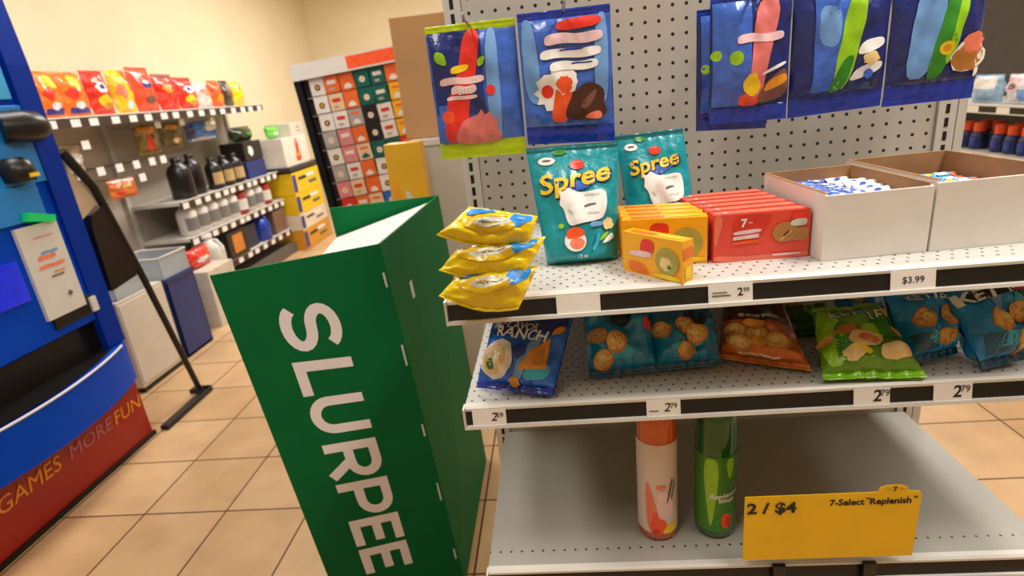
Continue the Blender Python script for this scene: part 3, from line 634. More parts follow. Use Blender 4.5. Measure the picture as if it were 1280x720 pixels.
# ------------------------------------------------------------------ green cardboard bin
GRC = mat('green_card', (0, 96, 50), .6, 0, .06, 8, spec=.15); GRCI = mat('green_card_inside', (2, 112, 58), .6, 0, .06, 8, spec=.15)
zr = 1.05
FL, FR, BR, BL = at(262, 345, 2, zr), at(475, 305, 2, zr), at(548, 244, 2, zr), at(412, 260, 2, zr)
nf = (FR-FL).cross(Vector((0, 0, 1))).normalized()      # toward the viewer
def on_plane(px, py, p0_, n_):
    d = rt*((px-640)/F)+up*((360-py)/F)+fw; return CAM+d*((p0_-CAM).dot(n_)/d.dot(n_))
e1 = on_plane(375, 632, FL, nf)-FL; e2 = on_plane(553, 615, FR, nf)-FR
FL0 = FL+e1*(zr/-e1.z); FR0 = FR+e2*(zr/-e2.z)
sh = (FR0-FR); BR0 = BR+Vector((sh.x*.6, sh.y*.6, -zr)); BL0 = BL+Vector((sh.x*.6, sh.y*.6, -zr))
gb = thing('display_bin', 'tall green cardboard dump bin lettered SLURPEE in white beside the shelves', 'display bin', tuple((FL0+FR0+BR0+BL0)/4))
org = (FL0+FR0+BR0+BL0)/4; org.z = 0; gb.location = org
L_ = lambda p: p-org
b = MB(); q = [L_(FL0), L_(FR0), L_(FR), L_(FL)]
b.slab(q, nf, .006, GRC)
Hh = (FL-FL0).length; Ww = (FR-FL).length
TW = mat('bin_lettering', (226, 218, 220), .5, 0, .03)
dec = []
def arcp(cx, cy, rx, ry, a0, a1, n=10): return [(cx+rx*cos(radians(a0+(a1-a0)*k/n)), cy+ry*sin(radians(a0+(a1-a0)*k/n))) for k in range(n+1)]
# letters in a box one unit high: list of (thick line points)
LET = {'S': (.86, [arcp(.43, .70, .33, .205, 22, 270, 14), arcp(.43, .295, .34, .20, 90, -158, 14)]),
       'L': (.62, [[(.08, 1), (.08, .08), (.62, .08)]]),
       'U': (.76, [[(.09, 1)]+arcp(.38, .36, .29, .28, 180, 360, 12)+[(.67, 1)]]),
       'R': (.80, [[(.09, 0), (.09, 1)], [(.09, .91)]+arcp(.44, .67, .25, .24, 90, -90, 10)+[(.09, .43)], [(.40, .43), (.72, 0)]]),
       'P': (.76, [[(.09, 0), (.09, 1)], [(.09, .91)]+arcp(.44, .65, .26, .26, 90, -90, 10)+[(.09, .39)]]),
       'E': (.62, [[(.09, 0), (.09, 1)], [(.09, .91), (.62, .91)], [(.09, .51), (.56, .51)], [(.09, .09), (.62, .09)]])}
Uw = .128/Ww; Vh = .128/Hh
for ch, v0, wid in (('S', .912, .112), ('L', .774, .085), ('U', .682, .098), ('R', .556, .104), ('P', .442, .098), ('E', .330, .080), ('E', .238, .080)):
    w0, lines = LET[ch]
    for ln in lines:
        o_ = [(.268+y_*.36, v0-x_/w0*wid-y_*.018) for x_, y_ in stroke(ln, .185)]; n_ = len(o_)
        dec.append((TW, Multi([Sharp([o_[i], o_[i+1], o_[n_-2-i], o_[n_-1-i]]) for i in range(n_//2-1)])))
panel_print(b, q, dec, .0006)
tick = lambda x, y, w, h: [(x, y), (x+w, y), (x+w, y+h), (x, y+h)]
panel_print(b, q, [(SILV, tick(.968, .90-.20*k, .014, .035+.02*(k % 2))) for k in range(5)], .0012)
b.build('front_panel', gb)
nr = (BR-FR).cross(Vector((0, 0, 1))).normalized()
b = MB(); q = [L_(FR0), L_(BR0), L_(BR), L_(FR)]
b.slab(q, nr, .006, GRC); panel_print(b, q, [(SILV, tick(.22, .82-.22*k, .035, .045)) for k in range(4)]+[(TW, tick(.62, .60-.25*k, .03, .03)) for k in range(2)], .0012)
b.build('side_panel', gb)
b = MB(); b.slab([L_(BR0), L_(BL0), L_(BL), L_(BR)], (BL-BR).cross(Vector((0, 0, 1))).normalized(), .006, GRCI); b.build('back_panel', gb)
tm = FL.lerp(FR, .45)-nf*.013; tm0 = FL0.lerp(FR0, .45)-nf*.013
b = MB(); n_ = (tm-BL).cross(Vector((0, 0, 1))).normalized(); dz = Vector((0, 0, -.05)); b.slab([L_(BL0), L_(tm0), L_(tm)+dz, L_(BL)+dz*2.6], n_, .006, GRCI); b.build('side_panel', gb)
# papers on top of the bin's load
pp = thing('poster_stack', 'stack of white poster sheets lying in the top of the green bin', 'paper', tuple(org+Vector((0, 0, zr-.06))))
o2 = org+Vector((0, 0, zr-.06))
ins = lambda a, k, dz=0.0: a.lerp((FL+FR+BR+BL)/4, k)+Vector((0, 0, dz))
b = MB(); m1 = FL.lerp(FR, .58)
qq = [ins(m1, .08, -.016), ins(FR, .10, -.018), ins(BR, .10, -.012), ins(BL, .06, -.095)]
b.slab([p-o2 for p in qq], (0, 0, 1), .03, mat('paper_white', (228, 222, 220), .6, 0, .05))
q3 = [qq[1].lerp(qq[0], .10)+Vector((0, 0, .001)), qq[1]+Vector((0, 0, .001)), qq[2]+Vector((0, 0, .001)), qq[2].lerp(qq[3], .10)+Vector((0, 0, .001))]
b.add([p-o2 for p in q3], [(0, 1, 2, 3)], LIMEP)
b.build('sheets', pp)

# ------------------------------------------------------------------ blue kiosk with red base
KX = -2.237
KB = mat('kiosk_blue', (0, 70, 196), .5, 0, .06, 4, spec=.12); KBD = mat('kiosk_dark_blue', (0, 46, 150), .5, 0, .06, 4, spec=.12); KC = mat('kiosk_cyan', (30, 130, 206), .3, 0, .1, 3); KR = mat('kiosk_red', (158, 26, 14), .4, 0, .06, 5)
k = thing('game_kiosk', 'blue and red lottery game kiosk with screens on the left', 'kiosk', (KX, .5, 0))
def kp(x0, x1, y0, y1, z0, z1, m, nm, bev=0, lab=None):
    b = MB(); b.b6(x0, x1, y0-.5, y1-.5, z0, z1, m); o = b.build(nm, k, bev)
    if lab: o['label'] = lab
    return o
b = MB(); b.b6(-.70, -.01, -.52, .50, .02, .30, KR)
q = [(-.0095, -.52, .02), (-.0095, .50, .02), (-.0095, .50, .30), (-.0095, -.52, .30)]
ORG = mat('kiosk_orange_text', (236, 150, 26), .4); MAU = mat('kiosk_mauve_text', (176, 104, 112), .4)
panel_print(b, q, [(ORG, Txt('GAMES', .415, .60, .060, 0, 0, .2, fit=.265)), (MAU, Txt('MORE', .700, .60, .056, 0, 0, .2, fit=.225)), (ORG, Txt('FUN', .908, .60, .060, 0, 0, .2, fit=.155))], .0018)
b.b6(-.72, .0, -.53, .51, 0, .02, BLK)
b.build('base', k)['label'] = 'dark red base lettered GAMES MORE FUN'
# bowed lower apron with the ticket tray behind it
def arc(n=18, y0=-.53, y1=.51, bul=.11):
    return [(bul*sin(pi*(i/n))**.8, y0+(y1-y0)*i/n) for i in range(n+1)]
b = MB(); b.prism([(-.68, -.53)]+arc()+[(-.68, .51)], 2, .30, .475, KB, True); apr = b.build('apron', k, .006)
b = MB(); a = arc(); b.tube([(x+.002, y_, .478) for x, y_ in a[1:-1]], .005, WHT2, 8); b.build('tray_trim', apr)
b = MB(); b.prism([(-.10, -.50)]+[(x-.02, y_) for x, y_ in arc(18, -.50, .47)]+[(-.10, .47)], 2, .475, .482, BLK, True); b.b6(-.10, -.06, -.5, .47, .475, .60, BLK); b.build('ticket_tray', k)
b = MB(); b.b6(-.70, -.08, -.53, .51, .475, 2.0, KBD); b.build('cabinet', k, .01)
b = MB(); b.prism([(-.08, .60), (-.01, .62), (-.01, .70), (-.03, 2.0), (-.08, 2.0)], 1, -.53, .51, KB); b.build('front_panel', k, .008)
b = MB(); b.prism([(-.03, .48), (.0, .48), (.0, 1.62), (-.02, 2.0), (-.04, 2.0)], 1, .42, .515, KBD); b.build('side_trim', k, .006)
kp(-.012, .0, .55, .86, 1.07, 1.20, KC, 'light_panel', .003); kp(-.02, -.004, .30, .92, 1.20, 1.48, KC, 'light_panel', .003); kp(-.02, -.006, .30, .90, 1.50, 1.9, mat('kiosk_cyan_light', (60, 170, 226), .3), 'light_panel', .003)
b = MB()
b.tube([(.0, .30, 1.405), (.03, .35, 1.405), (.035, .40, 1.40), (.02, .445, 1.395)], [.055, .058, .056, .04], BLK, 14); b.build('handset', k)['label'] = 'black rounded fitting on the kiosk front'
b = MB(); b.lathe([(.0, -.04), (.05, -.035), (.058, 0), (.05, .035), (.03, .05)], (.01, .29, 1.25), BLK, 20); b.box((.065, .30, 1.235), (.006, .04, .014), YEL); b.build('scanner', k)['label'] = 'black scanner with a yellow glint'
b = MB(); b.prism([(.25, 1.075), (.365, 1.05), (.372, 1.075), (.26, 1.105)], 0, -.01, .022, mat('green_lamp', (10, 170, 84), .25, emis=.5)); b.build('green_lamp', k)
b = MB(); b.b6(-.01, .004, .20, .385, .70, 1.055, WHT2)
q = [(.0045, .20, .70), (.0045, .385, .70), (.0045, .385, 1.055), (.0045, .20, 1.055)]
panel_print(b, q, [(SALMON, wavy(.25, .7, .62, .05)), (SKY, wavy(.35, .8, .68, .03)), (SALMON, wavy(.2, .85, .53, .04)), (GREYINK, wavy(.4, .75, .42, .02)), (GOLD, wavy(.5, .8, .46, .02)), (GREYINK, circ(.7, .2, .06, .5)), (CORAL, wavy(.3, .8, .86, .01))], .0006)
b.build('notice_sheet', k)['label'] = 'white printed notice sheet'
cs_ = kp(-.01, .003, .72, .92, .655, .735, BLK, 'card_slot', .004); kp(.0, .012, .90, .93, .66, .72, WHT2, 'slot_trim').parent = cs_
kp(-.01, .003, .05, .665, .80, .95, mat('screen_blue', (20, 40, 200), .15, emis=.4), 'screen', .003)

# ------------------------------------------------------------------ black stand beside the kiosk
st = thing('display_stand', 'black metal stand with slanted post and flat foot beside the kiosk', 'stand', (-2.25, 1.2, 0))
b = MB(); b.box((.04, .02, .0125), (.04, .38, .025), BLK); b.box((0, .20, .0125), (.10, .05, .025), BLK); b.build('foot', st, .003)
b = MB(); b.tube([(0, .19, .02), (0, .045, .73), (0, -.06, 1.14), (0, -.16, 1.30)], [.014, .015, .018, .02], BLK, 12); b.build('post', st)
b = MB(); b.prism([(-.16, .70), (.01, .72), (.035, .78), (-.01, .96), (-.05, 1.06), (-.13, 1.03), (-.15, .98)], 0, -.03, .01, BLK); b.build('side_panel', st, .004)
b = MB(); b.prism([(-.175, 1.02), (-.09, 1.06), (-.08, 1.09), (-.15, 1.22), (-.18, 1.2)], 0, -.02, .0, mat('beige_card', (190, 168, 140), .6)); b.build('sheet', st, .002)['label'] = 'beige sheet clipped to the stand'

# ------------------------------------------------------------------ white tote, blue tote
def tote(name, label, cat, x0, x1, y0, y1, h, m, lid):
    t = thing(name, label, cat, ((x0+x1)/2, (y0+y1)/2, 0)); W, D = x1-x0, y1-y0
    b = MB(); th = .012
    b.b6(-W/2, W/2, -D/2, -D/2+th, .0, h, m); b.b6(-W/2, W/2, D/2-th, D/2, .0, h, m); b.b6(-W/2, -W/2+th, -D/2, D/2, 0, h, m); b.b6(W/2-th, W/2, -D/2, D/2, 0, h, m); b.b6(-W/2, W/2, -D/2, D/2, 0, .02, m)
    b.build('body', t, .003)
    b = MB(); b.b6(-W/2-.008, W/2+.008, -D/2-.008, -D/2+.004, h-.02, h, lid); b.b6(-W/2-.008, W/2+.008, D/2-.004, D/2+.008, h-.02, h, lid); b.b6(-W/2-.008, -W/2+.004, -D/2, D/2, h-.02, h, lid); b.b6(W/2-.004, W/2+.008, -D/2, D/2, h-.02, h, lid); b.build('rim', t)
    return t
PLW = mat('panel_cream', (214, 206, 192), .5, 0, .03)
cabn = thing('storage_cabinet', 'low plain white cabinet standing behind the black stand', 'cabinet', (-2.76, 1.62, 0))
b = MB(); b.b6(-.18, .18, -.20, .17, .03, .52, PLW); b.b6(.18, .184, -.19, .16, .05, .50, PLW); b.build('carcass', cabn, .004)
b = MB(); b.b6(-.17, .175, -.19, .16, 0, .03, BLK); b.build('plinth', cabn)
CLR = mat('clear_plastic', (190, 200, 206), .2, 0, .05, alpha=.45)
def clearbin(label, x, y_, z, W, D, H):
    t = thing('clear_bin', label, 'bin', (x, y_, z), 'clear plastic bins')
    b = MB()
    for (xa, xb, ya, yb_) in ((-W/2, W/2, -D/2, -D/2+.004), (-W/2, W/2, D/2-.004, D/2), (-W/2, -W/2+.004, -D/2, D/2), (W/2-.004, W/2, -D/2, D/2)): b.b6(xa, xb, ya, yb_, 0, H, CLR)
    b.b6(-W/2, W/2, -D/2, D/2, 0, .004, CLR); b.build('shell', t)
    b = MB(); b.tube([(-W/2, -D/2, H), (W/2, -D/2, H), (W/2, D/2, H), (-W/2, D/2, H), (-W/2, -D/2, H)], .006, WHT2, 6); b.build('rim', t)
clearbin('clear plastic bin on top of the low white cabinet', -2.70, 1.56, .522, .22, .22, .13)
tote('storage_tote', 'dark blue plastic tote on the floor beside the white cabinet', 'tote', -2.92, -2.60, 1.85, 2.12, .50, mat('tote_blue', (28, 52, 118), .4), mat('tote_rim_blue', (24, 44, 104), .4))
clearbin('clear plastic bin resting on the dark blue tote', -2.76, 1.985, .502, .30, .26, .13)

# ------------------------------------------------------------------ shelving along the left wall
WB = mat('wall_panel_grey', (186, 176, 160), .6, 0, .05, 6)
wg = thing('wall_shelving', 'grey backed wall shelving frame along the left wall', 'shelving unit', (-3.4, 3.2, 0))
b = MB(); b.b6(-.05, 0, -1.7, 1.15, .0, 1.46, WB); b.build('back_panel', wg)
for y_ in (-1.7, -.45, 1.15):
    b = MB(); b.b6(0, .03, y_-.02, y_+.02, 0, 1.46, UPR); b.build('upright', wg)
b = MB(); b.b6(0, .42, -1.7, 1.15, 0, .10, mat('kick_grey', (96, 90, 84), .6)); b.build('base', wg)
def wshelf(label, z, y0, y1, front, tagsn):
    t = thing('wall_shelf', label, 'shelf', (-3.4, (y0+y1)/2, z), 'shelves on the left wall'); w = front+3.4; D = y1-y0
    b = MB(); b.b6(0.03, w, -D/2, D/2, -.025, 0, WHT); b.build('deck', t)
    b = MB(); b.b6(w, w+.012, -D/2, D/2, -.055, -.002, mat('price_strip_dark', (58, 40, 38), .5)); b.b6(w, w+.016, -D/2, D/2, -.004, .004, WHT2); stp = b.build('price_strip', t)
    for i in range(tagsn):
        b = MB(); yy_ = -D/2+(i+.5)*D/tagsn+random.uniform(-.02, .02); b.b6(w+.012, w+.014, yy_-.035, yy_+.035, -.054, -.012, TAGW); b.build('price_tag', stp)
    return t
wshelf('top wall shelf holding the orange and red bags', 1.45, 1.5, 4.33, -3.0, 18)
wshelf('wall shelf under the black bottles and blue box', .82, 2.76, 4.33, -3.0, 12)
wshelf('wall shelf under the row of white bottles', .55, 2.76, 4.33, -3.0, 12)
wshelf('lowest wall shelf with the jug and dark boxes', .25, 2.76, 4.33, -3.0, 10)

# things on the top wall shelf
def simple_bag(name, label, cat, x, y_, z, W, H, T, m, decs, seed, seal=None, rz=pi/2, lean=0.0, group=None):
    u = Vector((cos(rz), sin(rz), 0)); c = Vector((x, y_, z)); nn = Vector((-sin(rz), cos(rz), 0))
    cs = [c-u*W/2, c+u*W/2, c+u*W/2+Vector((0, 0, H))+nn*lean, c-u*W/2+Vector((0, 0, H))+nn*lean]
    return bag(name, label, cat, cs, T, m, decs, group, 'pillow', seal, (.06, .05), .008, seed)
OG = foil('bag_orange', (250, 120, 24)); RD = foil('bag_red', (222, 46, 28)); YL = foil('bag_yellow', (246, 200, 20)); DKG = foil('bag_dark', (70, 60, 48)); BLU = ink('bag_blue_print', (40, 40, 140))
lit = [(BLU, rect(.1, .08, .9, .20)), (WHITE, blob(.5, .25, .2, .4, seed=3)), (YEL, blob(.55, .75, .25, .6, seed=4)), (REDP, blob(.3, .5, .2, .6, seed=5))]
rd = [(YEL, blob(.5, .3, .28, .5, seed=6)), (WHITE, blob(.5, .6, .25, .5, seed=7)), (BLU, blob(.5, .62, .12, .5, seed=8)), (GOLD, blob(.6, .2, .2, .4, seed=9))]
tops = [(2.06, .15, .26, OG, lit, 'bright orange bag with blue base band, first on the top shelf beside the kiosk'), (2.24, .19, .26, OG, lit, 'bright orange bag with blue base band, second along the top wall shelf'),
        (2.45, .18, .27, RD, rd, 'red bag with yellow and white print beside the orange bags'), (2.66, .17, .28, YL, [(SALMON, blob(.3, .5, .25, .6, seed=2)), (WHITE, blob(.6, .2, .2, .5, seed=3)), (ORANGEP, rect(.7, .5, .98, .98))], 'yellow bag with orange corner on the top wall shelf'),
        (2.88, .22, .30, foil('bag_redorange', (236, 74, 34)), [(BLU, blob(.5, .62, .22, .4, seed=2)), (WHITE, blob(.5, .66, .15, .3, seed=4)), (CHOC2, blob(.55, .28, .24, .35, seed=3))], 'large red-orange bag with blue emblem on the top wall shelf'),
        (3.13, .22, .26, RD, [(GOLD, blob(.4, .6, .2, .6, seed=5)), (CHOC2, rect(.1, .88, .9, .98))], 'plain red bag with brown top on the top wall shelf'), (3.37, .22, .24, RD, rd, 'red bag with big yellow and white splash, next after the plain red bag'),
        (3.60, .20, .20, foil('bag_white', (226, 214, 206)), [(SALMON, blob(.4, .6, .3, .5, seed=2)), (ORANGEP, rect(.7, .1, .95, .9))], 'white bag with salmon print on the top wall shelf'), (3.79, .15, .22, foil('bag_deep_orange', (232, 96, 28)), [(GOLD, blob(.5, .3, .3, .5, seed=4))], 'small deep orange bag between the white and dark bags'),
        (3.96, .14, .22, DKG, [(CHOC2, blob(.5, .5, .3, .6, seed=4))], 'narrow dark brown bag on the top wall shelf'), (4.14, .19, .21, YL, [(CHOC2, blob(.5, .7, .1, .6, seed=4)), (SKY, blob(.9, .2, .12, .5, seed=5))], 'bright yellow bag at the far end of the top wall shelf')]
for i, (y_, W, H, m, dd, lab) in enumerate(tops):
    simple_bag('snack_bag', lab, 'bag', -3.10, y_, 1.452, W*1.04, H, .09, m, dd, 60+i, None, pi/2, .02, 'bags on the top wall shelf')
# pegged packs below
def strip_hook(label, y_, z):
    t = thing('peg_hook', label, 'hook', (-3.4, y_, z), 'tagged peg hooks on the left wall')
    b = MB(); b.tube([(.0, 0, 0), (.36, 0, .01)], .004, mat('hook_steel', (150, 148, 145), .4, .6), 6); b.build('wire', t)
    b = MB(); b.b6(.36, .364, -.03, .03, -.025, .025, TAGW); b.build('tag_plate', t)
for i, y_ in enumerate((2.02, 2.18, 2.34, 2.50, 2.66, 2.78)):
    strip_hook('empty peg hook with white tag, %s along from the kiosk' % ('first', 'second', 'third', 'fourth', 'fifth', 'sixth')[i], y_, 1.13)
def pegpack(label, y_, z, W, H, m, dd, seed, x=-3.15):
    simple_bag('hanging_pack', label, 'pack', x, y_, z-H, W, H, .05, m, dd, seed, None, pi/2, 0, 'packs pegged on the left wall')
    strip_hook('peg hook holding the %s' % label.split(',')[0], y_, z-.008)
pegpack('amber and red pack, hung under the top wall shelf', 2.83, 1.375, .24, .20, foil('pack_amber', (120, 92, 24)), [(REDP, [(.3, .1), (.7, .1), (.55, .7), (.4, .7)]), (GOLD, rect(.1, .7, .9, .9))], 80)
pegpack('olive brown pack, hung beside the amber pack', 3.11, 1.375, .25, .19, foil('pack_olive', (92, 74, 34)), [(GOLD, blob(.5, .8, .3, .3, seed=2)), (CHIPL, blob(.6, .3, .2, .5, seed=3))], 81)
pegpack('bright blue and white pack, hung under the top wall shelf', 3.52, 1.36, .44, .15, foil('pack_blue', (30, 120, 216)), [(WHITE, [(.5, .4), (1, .5), (1, .98), (.6, .98)]), (WHITE, rect(.1, .02, .9, .14)), (NAVY, rect(0, .1, .2, .9))], 82)
pegpack('orange crumpled pack, hung low on the wall panel', 2.52, 1.05, .26, .13, foil('pack_orange', (226, 120, 50)), [(CHIPL, blob(.6, .6, .2, .5, seed=4)), (REDP, blob(.3, .3, .15, .6, seed=5)), (WHITE, rect(.1, .85, .9, .95))], 83, -3.2)
pegpack('beige pack, hung near the kiosk', 2.13, 1.30, .14, .16, foil('pack_beige', (206, 178, 140)), [(WHITE, rect(.2, .3, .8, .7))], 84)

# bottles and jugs
def wbottle(name, label, cat, x, y_, z, r, H, m, capm, labm, group, jug=False):
    t = thing(name, label, cat, (x, y_, z), group); b = MB()
    if jug: b.lathe([(r*.9, 0), (r, .01), (r, H*.60), (r*.85, H*.72), (r*.4, H*.86), (r*.32, H*.92)], (0, 0, 0), m, 20, (.7, .7))
    else: b.lathe([(r*.9, 0), (r, .008), (r, H*.66), (r*.8, H*.78), (r*.42, H*.86), (r*.4, H*.92)], (0, 0, 0), m, 18)
    b.build('bottle_body', t)
    b = MB(); b.lathe([(r*.46, H*.9), (r*.46, H*.99), (r*.38, H)], (0, 0, 0), capm, 14); b.build('cap', t)
    b = MB()
    if jug: b.tube([(r*.3, 0, H*.84), (r*.75, 0, H*.82), (r*.95, 0, H*.66), (r*.98, 0, H*.5)], r*.10, m, 8); b.build('handle', t)
    S = lambda u, v, o: Vector((((r+.001+o)*cos((u-.5)*2.0-.3)), (r+.001+o)*sin((u-.5)*2.0-.3), H*(.14+.42*v)))
    if not jug:
        b = MB(); add_print(b, S, 2*r, H*.42, [(labm, rect(.05, .05, .95, .95))], .015, .0004); b.build('front_label', t)
    return t
BLKB = mat('bottle_black', (22, 20, 20), .3); WHB = mat('bottle_white', (214, 210, 204), .35, 0, .05); RDB = mat('bottle_red', (150, 40, 36), .35); BEI = mat('label_beige', (190, 160, 110), .5); GRL = mat('label_grey', (120, 118, 116), .5)
for i in range(3):
    wbottle('oil_bottle', ('black bottle with beige label, first of the trio beside the blue box', 'black bottle with beige label, middle of the trio beside the blue box', 'black bottle with beige label, last of the trio next to the blue box')[i], 'bottle', -3.06, 3.38+.17*i, .821, .065, .25, BLKB, BLKB, BEI, 'black bottles with beige labels')
wbottle('oil_bottle', 'big plain black jug-like bottle at the near end of the black bottle row', 'bottle', -3.08, 2.97, .821, .085, .30, BLKB, BLKB, BLKB, None)
wbottle('oil_bottle', 'second plain black bottle, between the big black one and the labelled trio', 'bottle', -3.10, 3.17, .821, .07, .31, BLKB, BLKB, BLKB, None)
b = MB(); b.b6(-.12, .10, -.17, .17, 0, .15, mat('box_navy', (28, 46, 116), .45)); b.b6(-.11, .09, -.16, .16, .15, .155, mat('box_grey_lid', (120, 124, 140), .5))
t = thing('boxed_pack', 'navy blue box on the shelf past the black bottles', 'box', (-3.12, 4.02, .821)); b.build('carton_body', t, .004)
order = [WHB, WHB, WHB, WHB, WHB, RDB, WHB, WHB, RDB]
nmv = ('first', 'second', 'third', 'fourth', 'fifth', None, 'sixth', 'seventh', None)
for i, m in enumerate(order):
    lab = ('white bottle on the wall shelf, %s white one counting from the kiosk side' % nmv[i]) if m is WHB else ('dark red bottle between the white bottles on the wall shelf', 'dark red bottle ending the row of white bottles')[i > 6]
    wbottle('oil_bottle', lab, 'bottle', -3.07, 2.90+.150*i, .551, .072, .25, m, WHB if m is RDB else GRL, GRL if m is WHB else WHB, 'bottles on the wall shelf')
simple_bag('snack_bag', 'copper brown bag at the far end of the white bottle shelf', 'bag', -3.12, 4.26, .552, .13, .17, .08, foil('bag_copper', (150, 84, 56)), [(CHIPD, blob(.5, .5, .3, .5, seed=2))], 90)
wbottle('liquid_jug', 'large white plastic jug on the lowest wall shelf', 'jug', -3.0, 2.93, .251, .12, .29, WHB, WHB, WHB, None, True)
wbottle('liquid_jug', 'deep blue plastic jug on the lowest wall shelf', 'jug', -3.08, 3.88, .251, .11, .26, mat('jug_blue', (28, 64, 170), .35), WHB, WHITE, None, True)
b = MB(); b.b6(-.10, .10, -.15, .15, 0, .22, mat('box_black', (26, 22, 20), .4)); b.b6(.10, .102, -.08, .08, .04, .19, mat('box_amber', (208, 128, 52), .5))
t = thing('boxed_pack', 'black box with amber front panel on the lowest wall shelf', 'box', (-3.08, 3.34, .251)); b.build('carton_body', t, .004)
b = MB(); b.b6(-.10, .10, -.12, .12, 0, .20, mat('box_slate', (38, 44, 66), .5))
t = thing('boxed_pack', 'dark slate box between the amber-fronted box and blue jug', 'box', (-3.12, 3.62, .251)); b.build('carton_body', t, .004)
b = MB(); b.b6(-.10, .10, -.12, .12, 0, .22, mat('box_taupe', (120, 92, 78), .5)); b.b6(.10, .101, -.08, .08, .05, .17, CHOC2)
t = thing('boxed_pack', 'taupe box at the far end of the lowest wall shelf', 'box', (-3.10, 4.18, .251)); b.build('carton_body', t, .004)
simple_bag('snack_bag', 'red and white bag lying behind the clear bin', 'bag', -2.80, 2.50, .40, .24, .14, .08, RD, [(WHITE, blob(.5, .4, .3, .5, seed=2))], 91)
b = MB(); b.b6(-.14, .14, -.16, .16, 0, .40, mat('box_cream', (206, 196, 180), .5)); t = thing('boxed_pack', 'cream carton standing under the red and white bag', 'box', (-2.80, 2.50, .0)); b.build('carton_body', t, .004)

# stand at the end of the wall run: shelf with white box, yellow cartons
es = thing('end_shelf', 'dark topped end shelf past the wall shelving carrying a white box', 'shelf', (-3.14, 4.70, 0))
b = MB(); b.b6(-.30, .27, -.345, .42, .80, .84, mat('dark_shelf', (50, 48, 52), .5)); b.build('top_board', es)
b = MB(); b.b6(-.30, -.28, -.345, .42, 0, .80, UPR); b.b6(-.28, .25, .40, .42, 0, .80, UPR); b.build('side_panel', es)
t = thing('boxed_pack', 'white box with a red figure printed on it, on the end shelf', 'box', (-3.04, 4.66, .841))
b = MB(); b.b6(-.14, .14, -.28, .30, 0, .28, mat('box_white', (226, 218, 208), .5)); panel_print(b, [(.14, -.28, 0), (.14, .30, 0), (.14, .30, .28), (.14, -.28, .28)], [(REDP, [(.40, .12), (.66, .12), (.60, .5), (.62, .8), (.46, .8), (.48, .5)]), (SALMON, circ(.54, .84, .06, 1.6)), (GOLD, rect(.42, .3, .66, .4))]); b.build('carton_body', t, .004)
t = thing('boxed_pack', 'small pale box lying on top of the white box', 'box', (-3.04, 4.80, 1.122))
b = MB(); b.b6(-.13, .13, -.16, .16, 0, .13, mat('box_pale', (206, 200, 186), .5)); panel_print(b, [(.13, -.16, 0), (.13, .16, 0), (.13, .16, .13), (.13, -.16, .13)], [(GREYINK, circ(.6, .5, .12, 1.8)), (WHITE, circ(.6, .5, .07, 1.8))]); b.build('carton_body', t, .004)
YB = mat('carton_yellow', (232, 196, 20), .5, 0, .08); YB2 = mat('carton_ochre', (214, 150, 40), .5)
for i, (zz, hh, m, lab) in enumerate(((.0, .20, YB2, 'ochre carton at the foot of the yellow carton stack'), (.202, .16, mat('carton_cream', (226, 214, 190), .5), 'cream carton in the yellow carton stack'), (.364, .20, YB, 'yellow carton in the middle of the carton stack'), (.566, .215, YB, 'yellow carton topmost under the end shelf'))):
    t = thing('stock_carton', lab, 'carton', (-3.04, 4.70, zz), 'cartons stacked under the end shelf')
    b = MB(); b.b6(-.16, .16, -.32, .36, 0, hh, m); panel_print(b, [(.16, -.32, 0), (.16, .36, 0), (.16, .36, hh), (.16, -.32, hh)], [(INKB, rect(.2, .6, .5, .75)), (GREYINK, rect(.55, .3, .85, .45)), (BLU, rect(.0, .1, .12, .9)), (WHITE, rect(.5, .65, .8, .8))]); b.build('carton_body', t, .004)
# planter-like green packs and dark pack on the shelf by the end
simple_bag('snack_bag', 'light green plastic bag lying on the near end of the white box', 'bag', -3.04, 4.50, 1.124, .22, .12, .10, foil('bag_green', (104, 200, 70)), [(WHITE, blob(.5, .4, .2, .5, seed=2))], 92)
t = thing('boxed_pack', 'black box with white spot stacked on the navy blue box', 'box', (-3.12, 4.02, .978))
b = MB(); b.b6(-.12, .10, -.16, .17, 0, .165, mat('box_black2', (20, 20, 20), .4)); panel_print(b, [(.10, -.16, 0), (.10, .17, 0), (.10, .17, .165), (.10, -.16, .165)], [(WHITE, blob(.35, .5, .13, 2, seed=2))]); b.build('carton_body', t, .004)
simple_bag('snack_bag', 'dark green crumpled bag on top of the black box', 'bag', -3.10, 4.02, 1.145, .32, .13, .14, foil('bag_darkgreen', (20, 48, 20)), [(GREENP, blob(.6, .5, .2, .5, seed=2))], 93)
# ------------------------------------------------------------------ gift card rack
GY = 2.4
ga = at(372, 100, 1, GY); gd = at(512, 100, 1, GY)
gx0, gx1 = -1.80, -1.13; lean = radians(4.5)
rk = thing('card_rack', 'tall dark floor rack of gift cards with white header, behind the green bin', 'rack', (-1.63, GY, 0))
rk.rotation_euler = (0, -lean, 0)
RW = .70
b = MB(); b.b6(-.04, RW, .0, .03, .0, 1.55, mat('rack_black', (30, 26, 24), .5)); b.build('back_board', rk)
b = MB(); b.b6(-.05, -.01, -.05, .03, 0, 1.55, BLK); b.build('post', rk); b = MB(); b.b6(RW, RW+.03, -.05, .03, 0, 1.55, mat('rack_yellow_edge', (206, 170, 70), .5)); b.build('post', rk)
b = MB(); b.b6(-.05, RW+.02, -.06, .03, 1.53, 1.62, WHT2); b.b6(.30, .60, -.061, -.06, 1.54, 1.61, ORANGEP); b.build('header', rk)
b = MB(); b.b6(-.06, RW+.04, -.20, .20, 0, .03, BLK); b.build('foot', rk)
Mr = Matrix.Translation(Vector((-1.63, GY, 0))) @ Matrix.Rotation(-lean, 4, 'Y')
